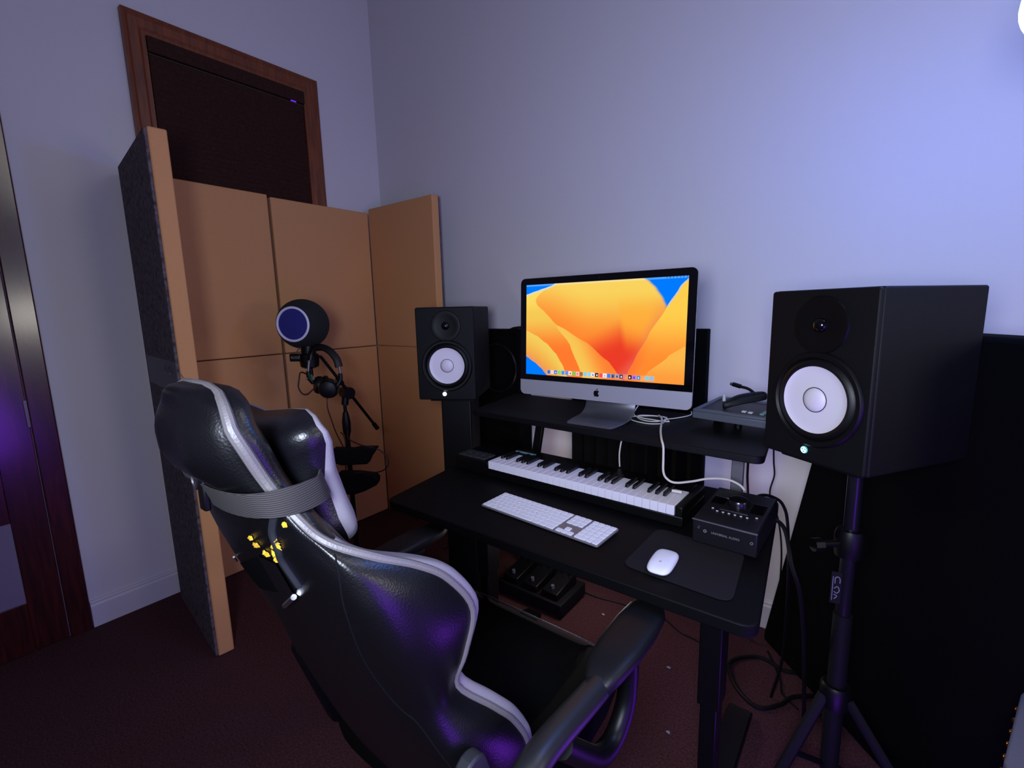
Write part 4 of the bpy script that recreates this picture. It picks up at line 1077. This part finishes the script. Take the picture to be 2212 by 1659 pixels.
def cable(name, label, pts, r, m_=m_cable, group=None, n=7):
    bm = B(); tube(bm, catmull(pts, n), r, 7)
    return tag(obj(name, bm, m_, loc=pts[0]), label, 'cable', group)
fz = .0035
cable('floor_cable', 'thin dark cable on carpet below desk, running to right stand', [(1.62, -.40, fz), (1.60, -.25, fz), (1.72, -.235, fz), (1.81, -.217, fz), (1.93, -.20, fz), (2.01, -.195, fz), (2.11, -.249, fz), (2.19, -.262, fz), (2.26, -.30, fz)], fz)
cable('floor_cable', 'thin dark cable on the carpet near tan screen and desk leg', [(.80, -.33, fz), (.82, -.26, fz), (.84, -.20, fz), (.93, -.16, fz), (1.02, -.17, fz)], fz)
cable('floor_cable', 'thick blue-black cable looped on carpet beside the desk leg', [(2.56, -.20, .007), (2.49, -.24, .007), (2.40, -.22, .007), (2.32, -.31, .007), (2.36, -.42, .007), (2.44, -.475, .007), (2.50, -.42, .007), (2.53, -.36, .007), (2.60, -.30, .007)], .007)
cable('floor_cable', 'thin dark cable on carpet inside the thick cable loop', [(2.42, -.16, fz), (2.45, -.22, fz), (2.485, -.30, fz), (2.50, -.36, fz), (2.55, -.40, fz)], fz)
cable('wall_cable', 'black cable hanging behind riser, nearest its grey leg', [(2.300, -.24, .90), (2.318, -.20, .80), (2.316, -.17, .70), (2.322, -.17, .62), (2.335, -.20, .50), (2.34, -.22, .3), (2.34, -.16, .05), (2.35, -.12, .005)], .0045)
cable('wall_cable', 'thin wavy black cable hanging below the right monitor', [(2.42, -.18, 1.0), (2.395, -.14, .85), (2.392, -.11, .76), (2.396, -.10, .70), (2.385, -.10, .64), (2.39, -.10, .60), (2.42, -.11, .53), (2.44, -.12, .40), (2.44, -.12, .2), (2.43, -.11, .0035)], .003)
cable('desk_cable', 'two-strand black cable leaving back of the audio interface', [(2.41, -.645, .775), (2.43, -.61, .80), (2.46, -.575, .79), (2.485, -.56, .765), (2.50, -.555, .70), (2.51, -.54, .5), (2.50, -.45, .2), (2.47, -.40, .006)], .0045)
cable('desk_cable', 'black cable dropping off the right desk edge', [(2.440, -.652, .765), (2.475, -.64, .752), (2.505, -.66, .735), (2.53, -.70, .66), (2.555, -.70, .58), (2.57, -.66, .40), (2.58, -.60, .1), (2.56, -.56, .006)], .0055)
for i, (x, y) in enumerate(((1.80, -.33), (1.95, -.40), (2.232, -.74), (2.14, -.47))):
    bm = B(); bmesh.ops.create_icosphere(bm, subdivisions=1, radius=.006, matrix=Matrix.Translation((x, y, .004)) @ Matrix.Diagonal((1.2, .8, .6, 1)))
    for v in bm.verts: v.co += Vector((random.uniform(-.002, .002), random.uniform(-.002, .002), 0))
    tag(obj('paper_scrap', bm, m_fab, loc=(x, y, 0), smooth=False), 'tiny pale scrap lying on the carpet under the desk', 'scrap', 'pale scraps on the carpet')

# ------------------------------------------------------------------ lights
def area(name, loc, target, size, col, power, sy=None):
    l = bpy.data.lights.new(name, 'AREA'); l.energy = power; l.color = col; l.size = size
    if sy: l.shape = 'RECTANGLE'; l.size_y = sy
    o_ = bpy.data.objects.new(name, l); COL.objects.link(o_); o_.location = loc
    o_.rotation_euler = (Vector(target)-Vector(loc)).to_track_quat('-Z', 'Y').to_euler()
    return o_
area('room_light', (2.62, -2.30, 1.40), (2.15, 0, .95), .32, (.71, .80, 1.), 26.5, .32)
area('violet_strip', (3.35, -1.75, .62), (2.2, -1.2, .6), .45, (.22, .03, 1.), 8.0, .9)
area('hall_light', (4.45, -1.15, 1.42), (0, -1.8, 1.4), .5, (1, .95, .85), 7., .32)
area('ceiling_light', (3.4, -.98, 2.7), (2.1, -1.7, 1.0), .95, (1, .96, .92), 8.5)
l = bpy.data.lights.new('violet_lamp', 'POINT'); l.energy = 3.6; l.color = (.25, .03, 1.); l.shadow_soft_size = .10
o_ = bpy.data.objects.new('violet_lamp', l); COL.objects.link(o_); o_.location = (2.74, -1.06, .20)
l = bpy.data.lights.new('desk_light', 'POINT'); l.energy = 5.; l.color = (1., .86, .80); l.shadow_soft_size = .08
o_ = bpy.data.objects.new('desk_light', l); COL.objects.link(o_); o_.location = (1.76, -.42, .50)
w = bpy.data.worlds.new('night'); sc.world = w; w.use_nodes = True
w.node_tree.nodes['Background'].inputs['Color'].default_value = (.05, .05, .10, 1)
w.node_tree.nodes['Background'].inputs['Strength'].default_value = .1

# ------------------------------------------------------------------ camera
yaw, pitch, roll = .6594, -.1576, -.0247
cp, sp_ = math.cos(pitch), math.sin(pitch)
f = Vector((-math.sin(yaw)*cp, math.cos(yaw)*cp, sp_)); r = Vector((math.cos(yaw), math.sin(yaw), 0)); u = r.cross(f)
r2 = r*math.cos(roll)+u*math.sin(roll); u2 = -r*math.sin(roll)+u*math.cos(roll)
cam = bpy.data.cameras.new('camera'); cam.sensor_width = 36; cam.sensor_fit = 'HORIZONTAL'; cam.lens = 1011.2565*36/2212; cam.clip_start = .02
co = bpy.data.objects.new('camera', cam); COL.objects.link(co)
co.matrix_world = Matrix(((r2.x, u2.x, -f.x, 2.6566), (r2.y, u2.y, -f.y, -2.0543), (r2.z, u2.z, -f.z, 1.3472), (0, 0, 0, 1)))
sc.camera = co
sc.view_settings.view_transform = 'Standard'; sc.view_settings.look = 'None'
sc.view_settings.exposure = 0; sc.view_settings.gamma = 1; sc.view_settings.use_curve_mapping = False
